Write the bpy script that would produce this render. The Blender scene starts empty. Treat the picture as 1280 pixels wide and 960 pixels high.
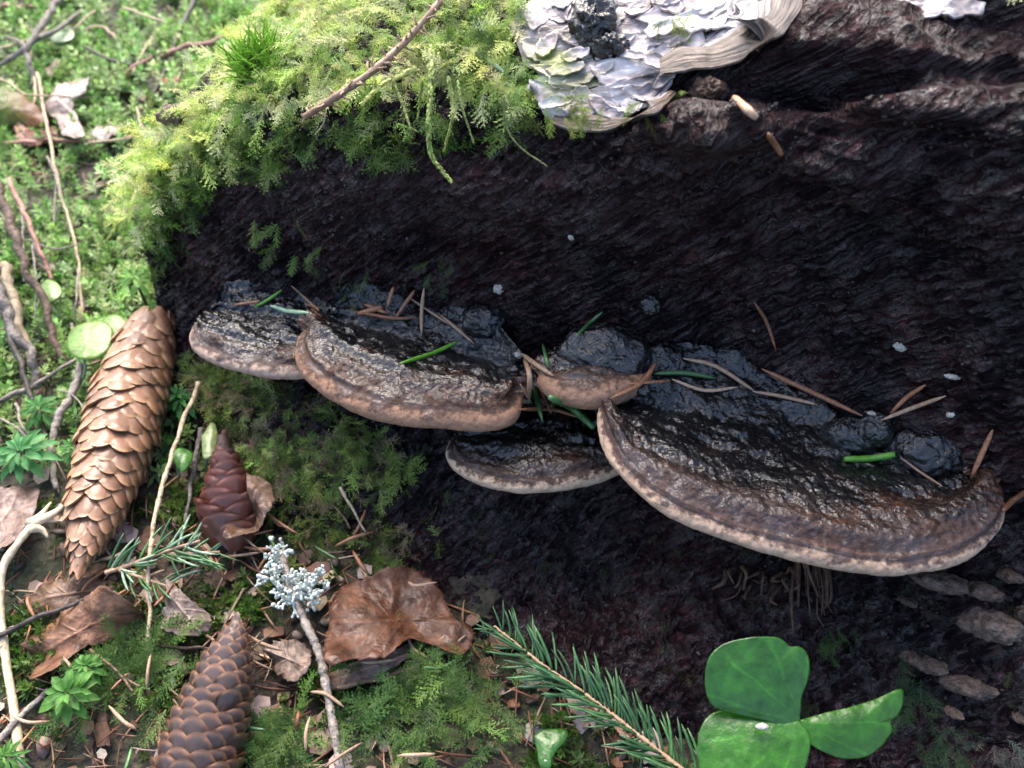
import bpy, math, random
import numpy as np
from mathutils import Vector, Matrix
from mathutils.bvhtree import BVHTree

random.seed(7)
RNG = np.random.default_rng(11)
SC = bpy.context.scene
COL = SC.collection
R = math.radians

# ------------------------------------------------------------------ camera
FPX = 1065.0                      # focal length in pixels of the 1280x960 photograph
CAMZ = 0.297
PITCH = R(50.0)
cam_data = bpy.data.cameras.new("camera")
cam = bpy.data.objects.new("camera", cam_data)
COL.objects.link(cam)
cam.location = (0, 0, CAMZ)
cam.rotation_euler = (R(90) - PITCH, 0, 0)
cam_data.sensor_width = 36
cam_data.lens = 36 * FPX / 1280
cam_data.clip_start = 0.005
cam_data.clip_end = 200
cam_data.dof.use_dof = True
cam_data.dof.focus_distance = 0.285
cam_data.dof.aperture_fstop = 13.5
SC.camera = cam

# ------------------------------------------------------------------ light
SUN_EL, SUN_AZ = R(51), R(-14)    # azimuth measured from +Y towards +X
world = bpy.data.worlds.new("World")
SC.world = world
world.use_nodes = True
wt = world.node_tree
sky = wt.nodes.new("ShaderNodeTexSky")
sky.sky_type = 'NISHITA'
sky.sun_disc = False
sky.sun_elevation = SUN_EL
sky.sun_rotation = SUN_AZ
sky.air_density = 1.0
sky.dust_density = 5.0
sky.ozone_density = 1.0
hs = wt.nodes.new("ShaderNodeHueSaturation")
hs.inputs["Saturation"].default_value = 1.05
bg = wt.nodes["Background"]
wt.links.new(sky.outputs[0], hs.inputs["Color"])
wt.links.new(hs.outputs[0], bg.inputs["Color"])
bg.inputs["Strength"].default_value = 0.15
sun_data = bpy.data.lights.new("sun", 'SUN')
sun_data.energy = 1.0
sun_data.angle = R(45)
sun_data.color = (1.0, 0.985, 0.96)
sun = bpy.data.objects.new("sun", sun_data)
COL.objects.link(sun)
sd = Vector((math.sin(SUN_AZ) * math.cos(SUN_EL), math.cos(SUN_AZ) * math.cos(SUN_EL), math.sin(SUN_EL)))
sun.rotation_euler = sd.to_track_quat('Z', 'Y').to_euler()
sun.location = sd * 3
SC.view_settings.view_transform = 'Standard'
SC.view_settings.look = 'None'
SC.view_settings.gamma = 1.0
SC.view_settings.exposure = 1.95
SC.cycles.max_bounces = 6
SC.cycles.transparent_max_bounces = 4

# ------------------------------------------------------------------ pixel <-> place helpers
FWD = np.array([0, math.cos(PITCH), -math.sin(PITCH)])
UP = np.array([0, math.sin(PITCH), math.cos(PITCH)])
CAMP = np.array([0, 0, CAMZ])


def ray(px, py):
    return FWD + np.array([(px - 640) / FPX, 0, 0]) - UP * ((py - 480) / FPX)


def at(px, py, z=0.0):
    """the point at height z seen at a pixel"""
    d = ray(px, py)
    return CAMP + d * ((z - CAMZ) / d[2])


def at_plane(px, py, p0, n):
    d = ray(px, py)
    n = np.asarray(n, float)
    return CAMP + d * (np.dot(np.asarray(p0) - CAMP, n) / np.dot(d, n))


def depth_at(P):
    return float(np.dot(np.asarray(P) - CAMP, FWD))


def project(V):
    V = np.asarray(V) - CAMP
    t = V @ FWD
    t = np.where(t < 1e-4, 1e-4, t)
    return 640 + V[:, 0] / t * FPX, 480 - (V @ UP) / t * FPX, t


def inside(poly, X, Y):
    poly = np.asarray(poly, float)
    r = np.zeros(X.shape, bool)
    n = len(poly)
    for i in range(n):
        x0, y0 = poly[i]
        x1, y1 = poly[(i + 1) % n]
        if y0 == y1:
            continue
        c = ((y0 > Y) != (y1 > Y)) & (X < (x1 - x0) * (Y - y0) / (y1 - y0) + x0)
        r ^= c
    return r


# ------------------------------------------------------------------ noise
_perm = np.random.default_rng(3).permutation(256)
_perm = np.concatenate([_perm, _perm, _perm])
_grad = np.random.default_rng(4).normal(size=(256, 3))
_grad /= np.linalg.norm(_grad, axis=1)[:, None]


def perlin(P):
    P = np.asarray(P, float)
    I = np.floor(P).astype(int)
    Fp = P - I
    U = Fp * Fp * Fp * (Fp * (Fp * 6 - 15) + 10)
    I &= 255
    out = 0
    for dx in (0, 1):
        for dy in (0, 1):
            for dz in (0, 1):
                h = _perm[_perm[_perm[(I[:, 0] + dx) & 255] + ((I[:, 1] + dy) & 255)] + ((I[:, 2] + dz) & 255)]
                g = _grad[h]
                d = g[:, 0] * (Fp[:, 0] - dx) + g[:, 1] * (Fp[:, 1] - dy) + g[:, 2] * (Fp[:, 2] - dz)
                w = (U[:, 0] if dx else 1 - U[:, 0]) * (U[:, 1] if dy else 1 - U[:, 1]) * (U[:, 2] if dz else 1 - U[:, 2])
                out = out + d * w
    return out * 1.6


def fbm(P, f, octv=4, off=0.0):
    P = np.asarray(P, float)
    a, s, tot = 1.0, 0, 0
    for o in range(octv):
        s = s + a * perlin(P * f + off + 17.3 * o)
        tot += a
        a *= .5
        f *= 2.03
    return s / tot


def ridged(P, f, octv=3, off=0.0):
    a, s, tot = 1.0, 0, 0
    for o in range(octv):
        s = s + a * (1 - 2 * np.abs(perlin(P * f + off + 9.7 * o)))
        tot += a
        a *= .5
        f *= 2.1
    return s / tot


def sstep(a, b, x):
    t = np.clip((x - a) / (b - a), 0, 1)
    return t * t * (3 - 2 * t)


# ------------------------------------------------------------------ object helpers
def tag(o, label=None, cat=None, group=None, kind=None):
    if label:
        o["label"] = label
    if cat:
        o["category"] = cat
    if group:
        o["group"] = group
    if kind:
        o["kind"] = kind
    return o


def empty(name, loc=(0, 0, 0), label=None, cat=None, group=None):
    o = bpy.data.objects.new(name, None)
    o.empty_display_size = 0.01
    COL.objects.link(o)
    o.location = Vector(loc)
    return tag(o, label, cat, group)


def make_mesh(name, V, F, mat=None, smooth=True, attrs=None):
    """V (n,3); F an (m,3)/(m,4) array or a list of arrays"""
    me = bpy.data.meshes.new(name)
    V = np.asarray(V, np.float32)
    Fs = [np.asarray(f, np.int32) for f in (F if isinstance(F, list) else [F])]
    Fs = [f for f in Fs if len(f)]
    loops = np.concatenate([f.ravel() for f in Fs])
    tot = np.concatenate([np.full(len(f), f.shape[1], np.int32) for f in Fs])
    start = np.concatenate([[0], np.cumsum(tot)[:-1]]).astype(np.int32)
    me.vertices.add(len(V))
    me.vertices.foreach_set("co", V.ravel())
    me.loops.add(len(loops))
    me.loops.foreach_set("vertex_index", loops)
    me.polygons.add(len(tot))
    me.polygons.foreach_set("loop_start", start)
    if smooth:
        me.polygons.foreach_set("use_smooth", np.ones(len(tot), bool))
    me.update(calc_edges=True)
    if attrs:
        for k, a in attrs.items():
            a = np.asarray(a, np.float32)
            if a.ndim == 1:
                at_ = me.attributes.new(k, 'FLOAT', 'POINT')
                at_.data.foreach_set("value", a)
            else:
                at_ = me.attributes.new(k, 'FLOAT_COLOR', 'POINT')
                c = np.ones((len(a), 4), np.float32)
                c[:, :3] = a
                at_.data.foreach_set("color", c.ravel())
    if mat:
        me.materials.append(mat)
    return me


def link(name, me, parent=None, origin=None):
    o = bpy.data.objects.new(name, me)
    COL.objects.link(o)
    if parent is not None:
        o.parent = parent
    elif origin is not None:
        o.location = Vector(origin)
    return o


def mobj(name, V, F, mat, parent=None, smooth=True, attrs=None):
    """V in world space; the object's origin is put at its base (or its parent's origin is used)"""
    V = np.asarray(V, float)
    if parent is not None:
        org = np.array(parent.location)
    else:
        org = np.array([V[:, 0].mean(), V[:, 1].mean(), V[:, 2].min()])
    return link(name, make_mesh(name, V - org, F, mat, smooth, attrs), parent, org)


def tube(P, rad, sides=7, cap=True):
    P = np.asarray(P, float)
    n = len(P)
    rad = np.broadcast_to(np.asarray(rad, float), (n,))
    T = np.gradient(P, axis=0)
    T /= np.linalg.norm(T, axis=1)[:, None] + 1e-12
    ref = np.array([0, 0, 1.0]) if abs(T[0, 2]) < .9 else np.array([1.0, 0, 0])
    V = []
    u = np.cross(T[0], ref)
    u /= np.linalg.norm(u)
    for i in range(n):
        u = u - T[i] * np.dot(u, T[i])
        u /= np.linalg.norm(u) + 1e-12
        w = np.cross(T[i], u)
        a = np.arange(sides) * 2 * math.pi / sides
        V.append(P[i] + rad[i] * (np.cos(a)[:, None] * u + np.sin(a)[:, None] * w))
    V = np.concatenate(V)
    F = []
    for i in range(n - 1):
        for k in range(sides):
            a, b = i * sides + k, i * sides + (k + 1) % sides
            F.append((a, b, b + sides, a + sides))
    V = np.concatenate([V, P[:1], P[-1:]])
    T3 = []
    for k in range(sides):
        T3.append((n * sides, (k + 1) % sides, k))
        T3.append((n * sides + 1, (n - 1) * sides + k, (n - 1) * sides + (k + 1) % sides))
    return V, [np.array(F), np.array(T3)]


def smooth_path(P, n):
    """Catmull-Rom through points"""
    P = np.asarray(P, float)
    if len(P) == 2:
        t = np.linspace(0, 1, n)[:, None]
        return P[0] * (1 - t) + P[1] * t
    Q = np.concatenate([[2 * P[0] - P[1]], P, [2 * P[-1] - P[-2]]])
    s = np.linspace(0, len(P) - 1 - 1e-6, n)
    i = s.astype(int)
    t = (s - i)[:, None]
    a, b, c, d = Q[i], Q[i + 1], Q[i + 2], Q[i + 3]
    return .5 * (2 * b + (c - a) * t + (2 * a - 5 * b + 4 * c - d) * t ** 2 + (3 * b - a - 3 * c + d) * t ** 3)


def grid_faces(nu, nv, wrap=False):
    i = np.arange(nu if wrap else nu - 1)
    j = np.arange(nv - 1)
    I, J = np.meshgrid(i, j, indexing='ij')
    a = I * nv + J
    b = ((I + 1) % nu) * nv + J
    return np.stack([a, b, b + 1, a + 1], -1).reshape(-1, 4)


class Bag:
    """collects pieces into one mesh"""

    def __init__(self):
        self.V, self.F3, self.F4, self.C, self.n = [], [], [], [], 0

    def add(self, V, F, col=None):
        V = np.asarray(V, float)
        for f in (F if isinstance(F, list) else [F]):
            f = np.asarray(f)
            if len(f):
                (self.F3 if f.shape[1] == 3 else self.F4).append(f + self.n)
        self.V.append(V)
        c = np.ones((len(V), 3)) if col is None else np.broadcast_to(np.asarray(col, float), (len(V), 3))
        self.C.append(c)
        self.n += len(V)

    def build(self, name, mat, parent=None, smooth=True):
        F = []
        if self.F4:
            F.append(np.concatenate(self.F4))
        if self.F3:
            F.append(np.concatenate(self.F3))
        return mobj(name, np.concatenate(self.V), F, mat, parent, smooth, {"col": np.concatenate(self.C)})


def scatter(T, TF, P, Rm, S, cols, shade=None):
    """many copies of a template joined: T (k,3), P (m,3), Rm (m,3,3), S (m,), cols (m,3)"""
    k, m = len(T), len(P)
    V = np.einsum('mij,kj->mki', Rm, T) * S[:, None, None] + P[:, None, :]
    F = []
    for f in (TF if isinstance(TF, list) else [TF]):
        f = np.asarray(f)
        F.append((f[None] + (np.arange(m) * k)[:, None, None]).reshape(-1, f.shape[1]))
    C = np.repeat(cols[:, None, :], k, 1)
    if shade is not None:
        C = C * shade[None, :, None] if shade.ndim == 1 else C * shade[None]
    return V.reshape(-1, 3), F, C.reshape(-1, 3)


def frames(N, yaw, xdir=None):
    """rotation matrices with local z = N, turned by yaw; or local x nearest to xdir"""
    N = N / (np.linalg.norm(N, axis=1)[:, None] + 1e-9)
    if xdir is None:
        xdir = np.stack([np.cos(yaw), np.sin(yaw), np.zeros_like(yaw)], 1)
    X = xdir - N * np.sum(xdir * N, 1)[:, None]
    X /= np.linalg.norm(X, axis=1)[:, None] + 1e-9
    Y = np.cross(N, X)
    return np.stack([X, Y, N], 2)


# ------------------------------------------------------------------ materials
class MB:
    def __init__(self, name):
        self.m = bpy.data.materials.new(name)
        self.m.use_nodes = True
        self.t = self.m.node_tree
        self.p = self.t.nodes["Principled BSDF"]
        self.out = self.t.nodes["Material Output"]
        self.co = self.t.nodes.new("ShaderNodeTexCoord").outputs["Object"]

    def n(self, typ, props=None, **inp):
        nd = self.t.nodes.new("ShaderNode" + typ)
        for k, v in (props or {}).items():
            setattr(nd, k, v)
        for k, v in inp.items():
            self.put(nd, k.replace('_', ' '), v)
        return nd

    def put(self, nd, key, v):
        s = nd.inputs[int(key)] if key.isdigit() else nd.inputs[key]
        if isinstance(v, bpy.types.NodeSocket):
            self.t.links.new(v, s)
        else:
            if s.type == 'RGBA' and len(v) == 3:
                v = (*v, 1)
            s.default_value = v

    def noise(self, scale, detail=4, rough=.55, vec=None, dist=0.0):
        return self.n("TexNoise", Vector=vec or self.co, Scale=scale, Detail=detail, Roughness=rough, Distortion=dist).outputs["Fac"]

    def vor(self, scale, feature='F1', vec=None):
        return self.n("TexVoronoi", {"feature": feature}, Vector=vec or self.co, Scale=scale).outputs["Distance"]

    def math(self, op, a, b=0.0):
        nd = self.n("Math", {"operation": op})
        self.put(nd, "0", a)
        self.put(nd, "1", b)
        return nd.outputs[0]

    def mix(self, f, a, b, mode='MIX'):
        nd = self.n("Mix", {"data_type": 'RGBA', "blend_type": mode})
        self.put(nd, "0", f)
        self.put(nd, "6", a)
        self.put(nd, "7", b)
        return nd.outputs[2]

    def ramp(self, f, stops):
        nd = self.n("ValToRGB", Fac=f)
        cr = nd.color_ramp
        while len(cr.elements) < len(stops):
            cr.elements.new(.5)
        for e, (p, c) in zip(cr.elements, stops):
            e.position = p
            e.color = (*c, 1) if not np.isscalar(c) else (c, c, c, 1)
        return nd.outputs["Color"]

    def attr(self, name):
        nd = self.n("Attribute", {"attribute_name": name})
        return nd

    def bump(self, h, dist, strength=1.0, normal=None):
        nd = self.n("Bump", Height=h, Distance=dist, Strength=strength)
        if normal is not None:
            self.put(nd, "Normal", normal)
        return nd.outputs[0]

    def set(self, **k):
        for a, v in k.items():
            self.put(self.p, a.replace('_', ' '), v)
        return self

    def leafy(self, colour, amount=.35):
        tr = self.n("BsdfTranslucent", Color=colour)
        mx = self.n("MixShader", Fac=amount)
        self.t.links.new(self.p.outputs[0], mx.inputs[1])
        self.t.links.new(tr.outputs[0], mx.inputs[2])
        self.t.links.new(mx.outputs[0], self.out.inputs["Surface"])
        return self


def m_log():
    b = MB("rotten_wood")
    big = b.noise(30, 4)
    mp0 = b.n("Mapping", {"vector_type": 'TEXTURE'}, Vector=b.co)
    mp0.inputs["Rotation"].default_value = (0, -R(40), 0)
    mp0.inputs["Scale"].default_value = (3.5, 1.5, .8)
    fine = b.noise(420, 6, .7, mp0.outputs[0])
    c = b.ramp(fine, [(.36, (.0025, .0018, .0022)), (.53, (.0085, .0058, .0066)), (.63, (.025, .016, .018)), (.75, (.090, .063, .066))])
    red = b.ramp(big, [(.40, (.9, .9, 1.05)), (.62, (2.1, 1.25, 1.2))])
    c = b.mix(1.0, c, red, 'MULTIPLY')
    # brown crumbly wood near the upper edge
    up = b.attr("brown").outputs["Fac"]
    c = b.mix(b.math('MULTIPLY', up, .85), c, b.ramp(fine, [(.3, (.007, .004, .0045)), (.7, (.062, .036, .036))]))
    mp = b.n("Mapping", {"vector_type": 'TEXTURE'}, Vector=b.co)
    mp.inputs["Rotation"].default_value = (0, -R(40), 0)
    mp.inputs["Scale"].default_value = (6, 2, .55)
    grain = b.noise(420, 4, .6, mp.outputs[0])
    crumb = b.vor(520)
    h = b.math('ADD', b.math('MULTIPLY', grain, 1.5), b.math('MULTIPLY', crumb, .35))
    h = b.math('ADD', h, b.math('MULTIPLY', b.noise(1300, 3), .35))
    nrm = b.bump(h, .0022, 1.0)
    rg = b.ramp(b.noise(150, 4), [(.38, .50), (.60, .16)])
    sm = b.attr("smooth").outputs["Fac"]
    rg = b.mix(b.math('MULTIPLY', sm, .6), rg, (.34, .34, .34))
    b.set(Base_Color=c, Roughness=rg, Normal=nrm)
    b.put(b.p, "Specular IOR Level", b.ramp(b.math("ADD", b.math("MULTIPLY", grain, .7), b.math("MULTIPLY", b.noise(60, 3), .3)), [(.46, .03), (.64, .75)]))
    return b.m


def m_ground():
    b = MB("humus")
    f = b.noise(180, 6, .65)
    c = b.ramp(f, [(.3, (.010, .007, .005)), (.5, (.035, .024, .016)), (.72, (.09, .062, .040))])
    g = b.ramp(b.noise(14, 4), [(.45, 0.0), (.62, 1.0)])
    c = b.mix(b.math('MULTIPLY', g, .6), c, b.ramp(f, [(.3, (.012, .024, .006)), (.7, (.05, .09, .02))]))
    h = b.math('ADD', f, b.math('MULTIPLY', b.vor(330), .7))
    b.set(Base_Color=c, Roughness=.65, Normal=b.bump(h, .004, .8))
    return b.m


def m_bracket(name, inner, mid, pale, red=.5):
    """colour by radial zone r: 0 at the wood, 1 at the lip, 1.3 under it"""
    b = MB(name)
    r = b.attr("r").outputs["Fac"]
    n1 = b.noise(90, 5, .6)
    n2 = b.noise(420, 5, .65)
    n3 = b.noise(45, 3)
    rr = b.math('ADD', r, b.math('MULTIPLY', b.math('SUBTRACT', n1, .5), .30))
    rr = b.math('ADD', rr, b.math('MULTIPLY', b.math('SUBTRACT', n2, .5), .22))
    k = .70
    c = b.ramp(b.math('MULTIPLY', rr, k), [(.0, inner), (.73 * k, inner), (.83 * k, [x * .4 for x in mid]), (.93 * k, [x * .8 for x in mid]), (1.03 * k, mid), (1.09 * k, pale), (1.22 * k, pale), (1.36 * k, [x * .5 for x in pale])])
    rust = b.ramp(n3, [(.5, 0.0), (.68, 1.0)])
    rz = b.ramp(b.math('ADD', r, b.math('MULTIPLY', b.math('SUBTRACT', n1, .5), .5)), [(.55, 0.0), (.82, 1.0), (.95, 1.0), (1.0, .3)])
    e = b.attr("e").outputs["Fac"]
    f = b.math('MULTIPLY', b.math('MULTIPLY', b.math('MAXIMUM', rust, e), rz), red)
    c = b.mix(f, c, b.ramp(n2, [(.3, (.016, .007, .004)), (.7, (.12, .050, .027))]))
    ck = b.ramp(b.vor(330, 'DISTANCE_TO_EDGE'), [(.0, .35), (.10, 1.0)])
    c = b.mix(b.ramp(r, [(.6, 1.0), (1.0, .25)]), c, b.mix(1.0, c, ck, 'MULTIPLY'))
    sp = b.ramp(n2, [(.30, .40), (.55, 1.0), (.8, 1.35)])
    c = b.mix(b.ramp(r, [(.92, 1.0), (1.0, .3)]), c, b.mix(1.0, c, sp, 'MULTIPLY'))
    wet = b.ramp(b.math('ADD', r, b.math('MULTIPLY', b.math('SUBTRACT', n1, .5), .5)), [(.5, .14), (.84, .26), (.97, .5), (1.0, .7)])
    hb = b.math('ADD', b.math('MULTIPLY', b.noise(330, 4, .6), 1.0), b.math('MULTIPLY', b.vor(480, 'SMOOTH_F1'), .8))
    hb = b.math('ADD', hb, b.math('MULTIPLY', b.noise(1400, 2), .25))
    hb = b.math('MULTIPLY', hb, b.ramp(r, [(.92, 1.0), (1.0, .30)]))
    b.set(Base_Color=c, Roughness=wet, Normal=b.bump(hb, .0019, .9))
    b.put(b.p, "Specular IOR Level", .22)
    cw = b.ramp(b.math('ADD', r, b.math('MULTIPLY', b.math('SUBTRACT', n1, .5), .8)), [(.78, 1.0), (.96, .50), (1.05, .0)])
    b.put(b.p, "Coat Weight", cw)
    b.put(b.p, "Coat Roughness", .19)
    b.put(b.p, "Coat IOR", 1.5)
    hc = b.math("ADD", b.noise(190, 3, .5), b.math("MULTIPLY", b.noise(500, 3), .34))
    b.put(b.p, "Coat Normal", b.bump(hc, .0026, .85))
    return b.m


def m_pores():
    b = MB("pore_layer")
    c = b.ramp(b.noise(200, 4), [(.3, (.10, .075, .055)), (.7, (.22, .17, .13))])
    b.set(Base_Color=c, Roughness=.8, Normal=b.bump(b.vor(2200), .0006, .5))
    return b.m


def m_tube(name, c0, c1, rough=.5, scale=300, bump=.0006, spec=.4):
    b = MB(name)
    f = b.noise(scale, 5, .6)
    c = b.ramp(f, [(.3, c0), (.7, c1)])
    rnd = b.n("ObjectInfo").outputs["Random"]
    c = b.mix(1.0, c, b.ramp(rnd, [(0, .72), (1, 1.28)]), 'MULTIPLY')
    b.set(Base_Color=c, Roughness=rough, Normal=b.bump(b.noise(scale * 2, 4), bump, .8))
    b.put(b.p, "Specular IOR Level", spec)
    return b.m


def m_leaf(name, trans=.3, rough=.45, veins=None, spec=.4):
    b = MB(name)
    c = b.attr("col").outputs["Color"]
    f = b.noise(240, 5, .6)
    if veins:
        v = b.ramp(b.vor(150, 'DISTANCE_TO_EDGE', b.n('Mapping', Vector=b.co, Rotation=(0, 0, .6), Scale=(.35, 1.4, 1)).outputs[0]), [(.0, 1.0), (.10, 0.0)])
        c = b.mix(b.math('MULTIPLY', v, veins), c, (.03, .016, .01))
        c = b.mix(b.ramp(b.noise(75, 4), [(.5, 0.0), (.7, .6)]), c, (.06, .028, .016))
        rough = b.ramp(b.noise(110, 4), [(.42, .24), (.58, .55)])
    c = b.mix(1.0, c, b.ramp(f, [(.3, .6), (.7, 1.3)]), 'MULTIPLY')
    b.set(Base_Color=c, Roughness=rough, Normal=b.bump(b.math('ADD', b.noise(300, 5, .65), b.math('MULTIPLY', b.vor(420, 'DISTANCE_TO_EDGE'), -.5)) if veins else b.noise(300, 4), .0006 if veins else .0006, .8))
    b.put(b.p, "Specular IOR Level", spec)
    b.leafy(c, trans)
    return b.m


def m_scale(name, dark, light, edge):
    b = MB(name)
    t = b.attr("t").outputs["Fac"]
    rnd = b.n("ObjectInfo").outputs["Random"]
    mp = b.n("Mapping", Vector=b.co)
    mp.inputs["Scale"].default_value = (1, 1, .12)
    f = b.noise(900, 4, .6, mp.outputs[0])
    body = b.mix(f, dark, light)
    c = b.mix(b.ramp(b.math('ADD', t, b.math('MULTIPLY', b.math('SUBTRACT', b.noise(300, 3), .5), .3)), [(.66, 0.0), (.92, 1.0)]), body, edge)
    c = b.mix(1.0, c, b.ramp(rnd, [(0, .62), (.5, 1.0), (1, 1.35)]), 'MULTIPLY')
    b.set(Base_Color=c, Roughness=.28, Coat_Weight=.5, Coat_Roughness=.14, Normal=b.bump(f, .0004, .6))
    b.put(b.p, "Specular IOR Level", .5)
    return b.m


def m_bark():
    b = MB("birch_bark")
    mp = b.n("Mapping", Vector=b.co)
    mp.inputs["Scale"].default_value = (.3, 1, 1)
    f = b.noise(140, 5, .65, mp.outputs[0])
    g = b.noise(55, 5, .6)
    c = b.ramp(f, [(.36, (.05, .04, .04)), (.46, (.34, .28, .27)), (.60, (.68, .63, .61))])
    c = b.mix(b.ramp(g, [(.53, 0.0), (.62, .9)]), c, b.mix(f, (.02, .016, .02), (.19, .16, .18)))
    c = b.mix(b.ramp(b.noise(38, 3), [(.56, 0.0), (.68, .7)]), c, (.30, .33, .09))
    b.set(Base_Color=c, Roughness=.45, Normal=b.bump(f, .0012, .8))
    return b.m


M = {}
M['log'] = m_log()
M['ground'] = m_ground()
M['br_big'] = m_bracket("bracket_crust", (.004, .004, .005), (.085, .053, .045), (.42, .295, .21), .9)
M['br_grey'] = m_bracket("bracket_crust_grey", (.004, .004, .006), (.085, .058, .050), (.36, .26, .20), .5)
M['br_brown'] = m_bracket("bracket_crust_brown", (.004, .004, .005), (.085, .048, .034), (.29, .165, .105), .9)
M['br_dark'] = m_bracket("bracket_crust_dark", (.004, .003, .004), (.045, .027, .022), (.38, .28, .20), .4)
M['br_black'] = m_bracket("knob_crust", (.006, .007, .009), (.009, .009, .012), (.012, .012, .015), .1)
M['pores'] = m_pores()
M['crust'] = m_tube("small_fungus_skin", (.028, .020, .016), (.19, .135, .105), .75, 420, .0018)
M['needle_brown'] = m_tube("dry_needle", (.13, .055, .028), (.30, .14, .075), .42, 900, .0002)
M['needle_tan'] = m_tube("old_needle", (.22, .13, .08), (.42, .28, .19), .45, 900, .0002)
M['needle_green'] = m_tube("green_needle", (.028, .09, .030), (.075, .17, .055), .32, 700, .0002, .5)
M['needle_deep'] = m_tube("deep_green_needle", (.018, .062, .024), (.045, .115, .042), .34, 700, .0002, .45)
M['needle_pale'] = m_tube("pale_green_needle", (.16, .27, .17), (.30, .42, .28), .4, 700, .0002)
M['needle_bright'] = m_tube("bright_needle", (.05, .16, .015), (.10, .25, .03), .35, 700, .0002)
M['twig_brown'] = m_tube("brown_twig", (.055, .035, .022), (.19, .125, .08), .6, 260, .0012)
M['twig_red'] = m_tube("red_twig", (.16, .07, .05), (.36, .19, .14), .5, 260, .0008)
M['twig_grey'] = m_tube("grey_twig", (.07, .058, .052), (.30, .26, .22), .65, 300, .0014)
M['twig_dark'] = m_tube("dark_twig", (.018, .014, .013), (.07, .055, .045), .55, 300, .0010)
M['twig_tan'] = m_tube("tan_twig", (.22, .155, .09), (.50, .40, .27), .6, 330, .0012)
M['straw'] = m_tube("straw", (.42, .33, .20), (.68, .58, .42), .5, 300, .0006)
M['lichen'] = m_tube("grey_lichen", (.34, .38, .34), (.66, .72, .66), .8, 700, .0006)
M['white'] = m_tube("white_crumb", (.28, .26, .22), (.55, .52, .47), .6, 800, .0006)
M['splinter'] = m_tube("wood_splinter", (.022, .012, .008), (.11, .058, .034), .6, 280, .0012)
M['moss'] = m_leaf("moss_leaf", .42, .5, spec=.3)
M['moss_dull'] = m_leaf("moss_leaf_dull", .25, .6, spec=.25)
M['leaf_dead'] = m_leaf("dead_leaf", .28, .30, .35, spec=.35)
M['litter'] = m_leaf("litter_bits", .05, .55, spec=.35)
M['leaf_green'] = m_leaf("green_leaf", .22, .27, spec=.5)
M['scale_tan'] = m_scale("cone_scale_tan", (.13, .055, .030), (.33, .17, .095), (.52, .30, .165))
M['scale_dark'] = m_scale("cone_scale_dark", (.022, .012, .012), (.075, .046, .044), (.34, .15, .06))
M['scale_red'] = m_scale("cone_scale_red", (.045, .010, .006), (.12, .030, .017), (.20, .065, .035))
M['core'] = m_tube("cone_core", (.03, .015, .01), (.08, .04, .025), .6)
M['bark'] = m_bark()


def m_bark_roll():
    b = MB("birch_bark_roll")
    ac, al = b.attr("across").outputs["Fac"], b.attr("along").outputs["Fac"]
    vec = b.n("CombineXYZ", X=b.math('MULTIPLY', al, 1.6), Y=b.math('MULTIPLY', ac, 9.0), Z=0.0).outputs[0]
    f = b.noise(1.6, 5, .65, vec, .3)
    c = b.ramp(f, [(.38, (.02, .016, .018)), (.47, (.16, .14, .15)), (.55, (.52, .48, .47)), (.70, (.72, .69, .68))])
    c = b.mix(b.ramp(ac, [(.55, 0.0), (.70, .95)]), c, b.ramp(f, [(.35, (.02, .013, .010)), (.65, (.17, .115, .075))]))
    b.set(Base_Color=c, Roughness=.4, Normal=b.bump(f, .0012, .7))
    return b.m


M['bark_roll'] = m_bark_roll()

# ================================================================== the setting: ground
ROOT_POLY = [(.60, -.15), (.35, -.03), (.25, .015), (.16, .05), (.061, .084), (-.018, .14), (-.093, .178), (-.14, .24), (-.171, .29), (-.165, .33), (-.14, .40), (-.05, .46), (.1, .45), (.35, .36), (.65, .25)]


def ground_z(X, Y):
    P = np.stack([X, Y, np.zeros_like(X)], 1)
    fade = 1 + np.hypot(X, Y - .3) * 1.5
    return (.006 * fbm(P, 9, 3) * fade + .0028 * fbm(P, 55, 3) + .0013 * fbm(P, 190, 2) - .002)


nu, nv = 310, 310
a = np.linspace(-1, 1, nu)
gx = .022 * np.sinh(8.1 * a)
gy = .022 * np.sinh(8.1 * a) + .27
GX, GY = np.meshgrid(gx, gy, indexing='ij')
GX, GY = GX.ravel() - .12, GY.ravel()
GZ = ground_z(GX, GY)
ground = link("ground", make_mesh("ground", np.stack([GX, GY, GZ], 1), grid_faces(nu, nv), M['ground']))
tag(ground, kind="structure")

# ================================================================== the fallen log
Q = np.array([(.62, -.05), (.35, .07), (.24, .110), (.16, .148), (.10, .192), (.035, .212), (-.03, .234), (-.09, .250), (-.14, .270),
              (-.166, .292), (-.163, .33), (-.14, .40), (-.05, .46), (.1, .45), (.35, .36), (.65, .25)])
ZT = np.array([.20, .195, .187, .177, .168, .155, .143, .124, .100, .084, .086, .092, .11, .14, .18, .2])
FB = np.array([.10, .10, .10, .095, .105, .095, .080, .062, .034, .004, .01, .02, .04, .05, .05, .05])
LT = np.array([.035, .035, .033, .026, .010, .010, .010, .020, .022, .014, .014, .02, .03, .03, .03, .03])
HR = np.array([(.64, .10, .225), (.42, .19, .222), (.31, .23, .215), (.22, .265, .205), (.16, .285, .195), (.09, .305, .180), (.03, .32, .168), (-.03, .34, .145), (-.07, .355, .125),
               (-.09, .36, .115), (-.09, .362, .115), (-.07, .365, .12), (0, .35, .155), (.12, .31, .185), (.35, .225, .215), (.66, .11, .225)])
tan = np.gradient(Q, axis=0)
OUT = np.stack([tan[:, 1], -tan[:, 0]], 1)
OUT /= np.linalg.norm(OUT, axis=1)[:, None]
OUT = -OUT if np.dot(OUT[4], (0, -1)) < 0 else OUT
prof = []
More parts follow.
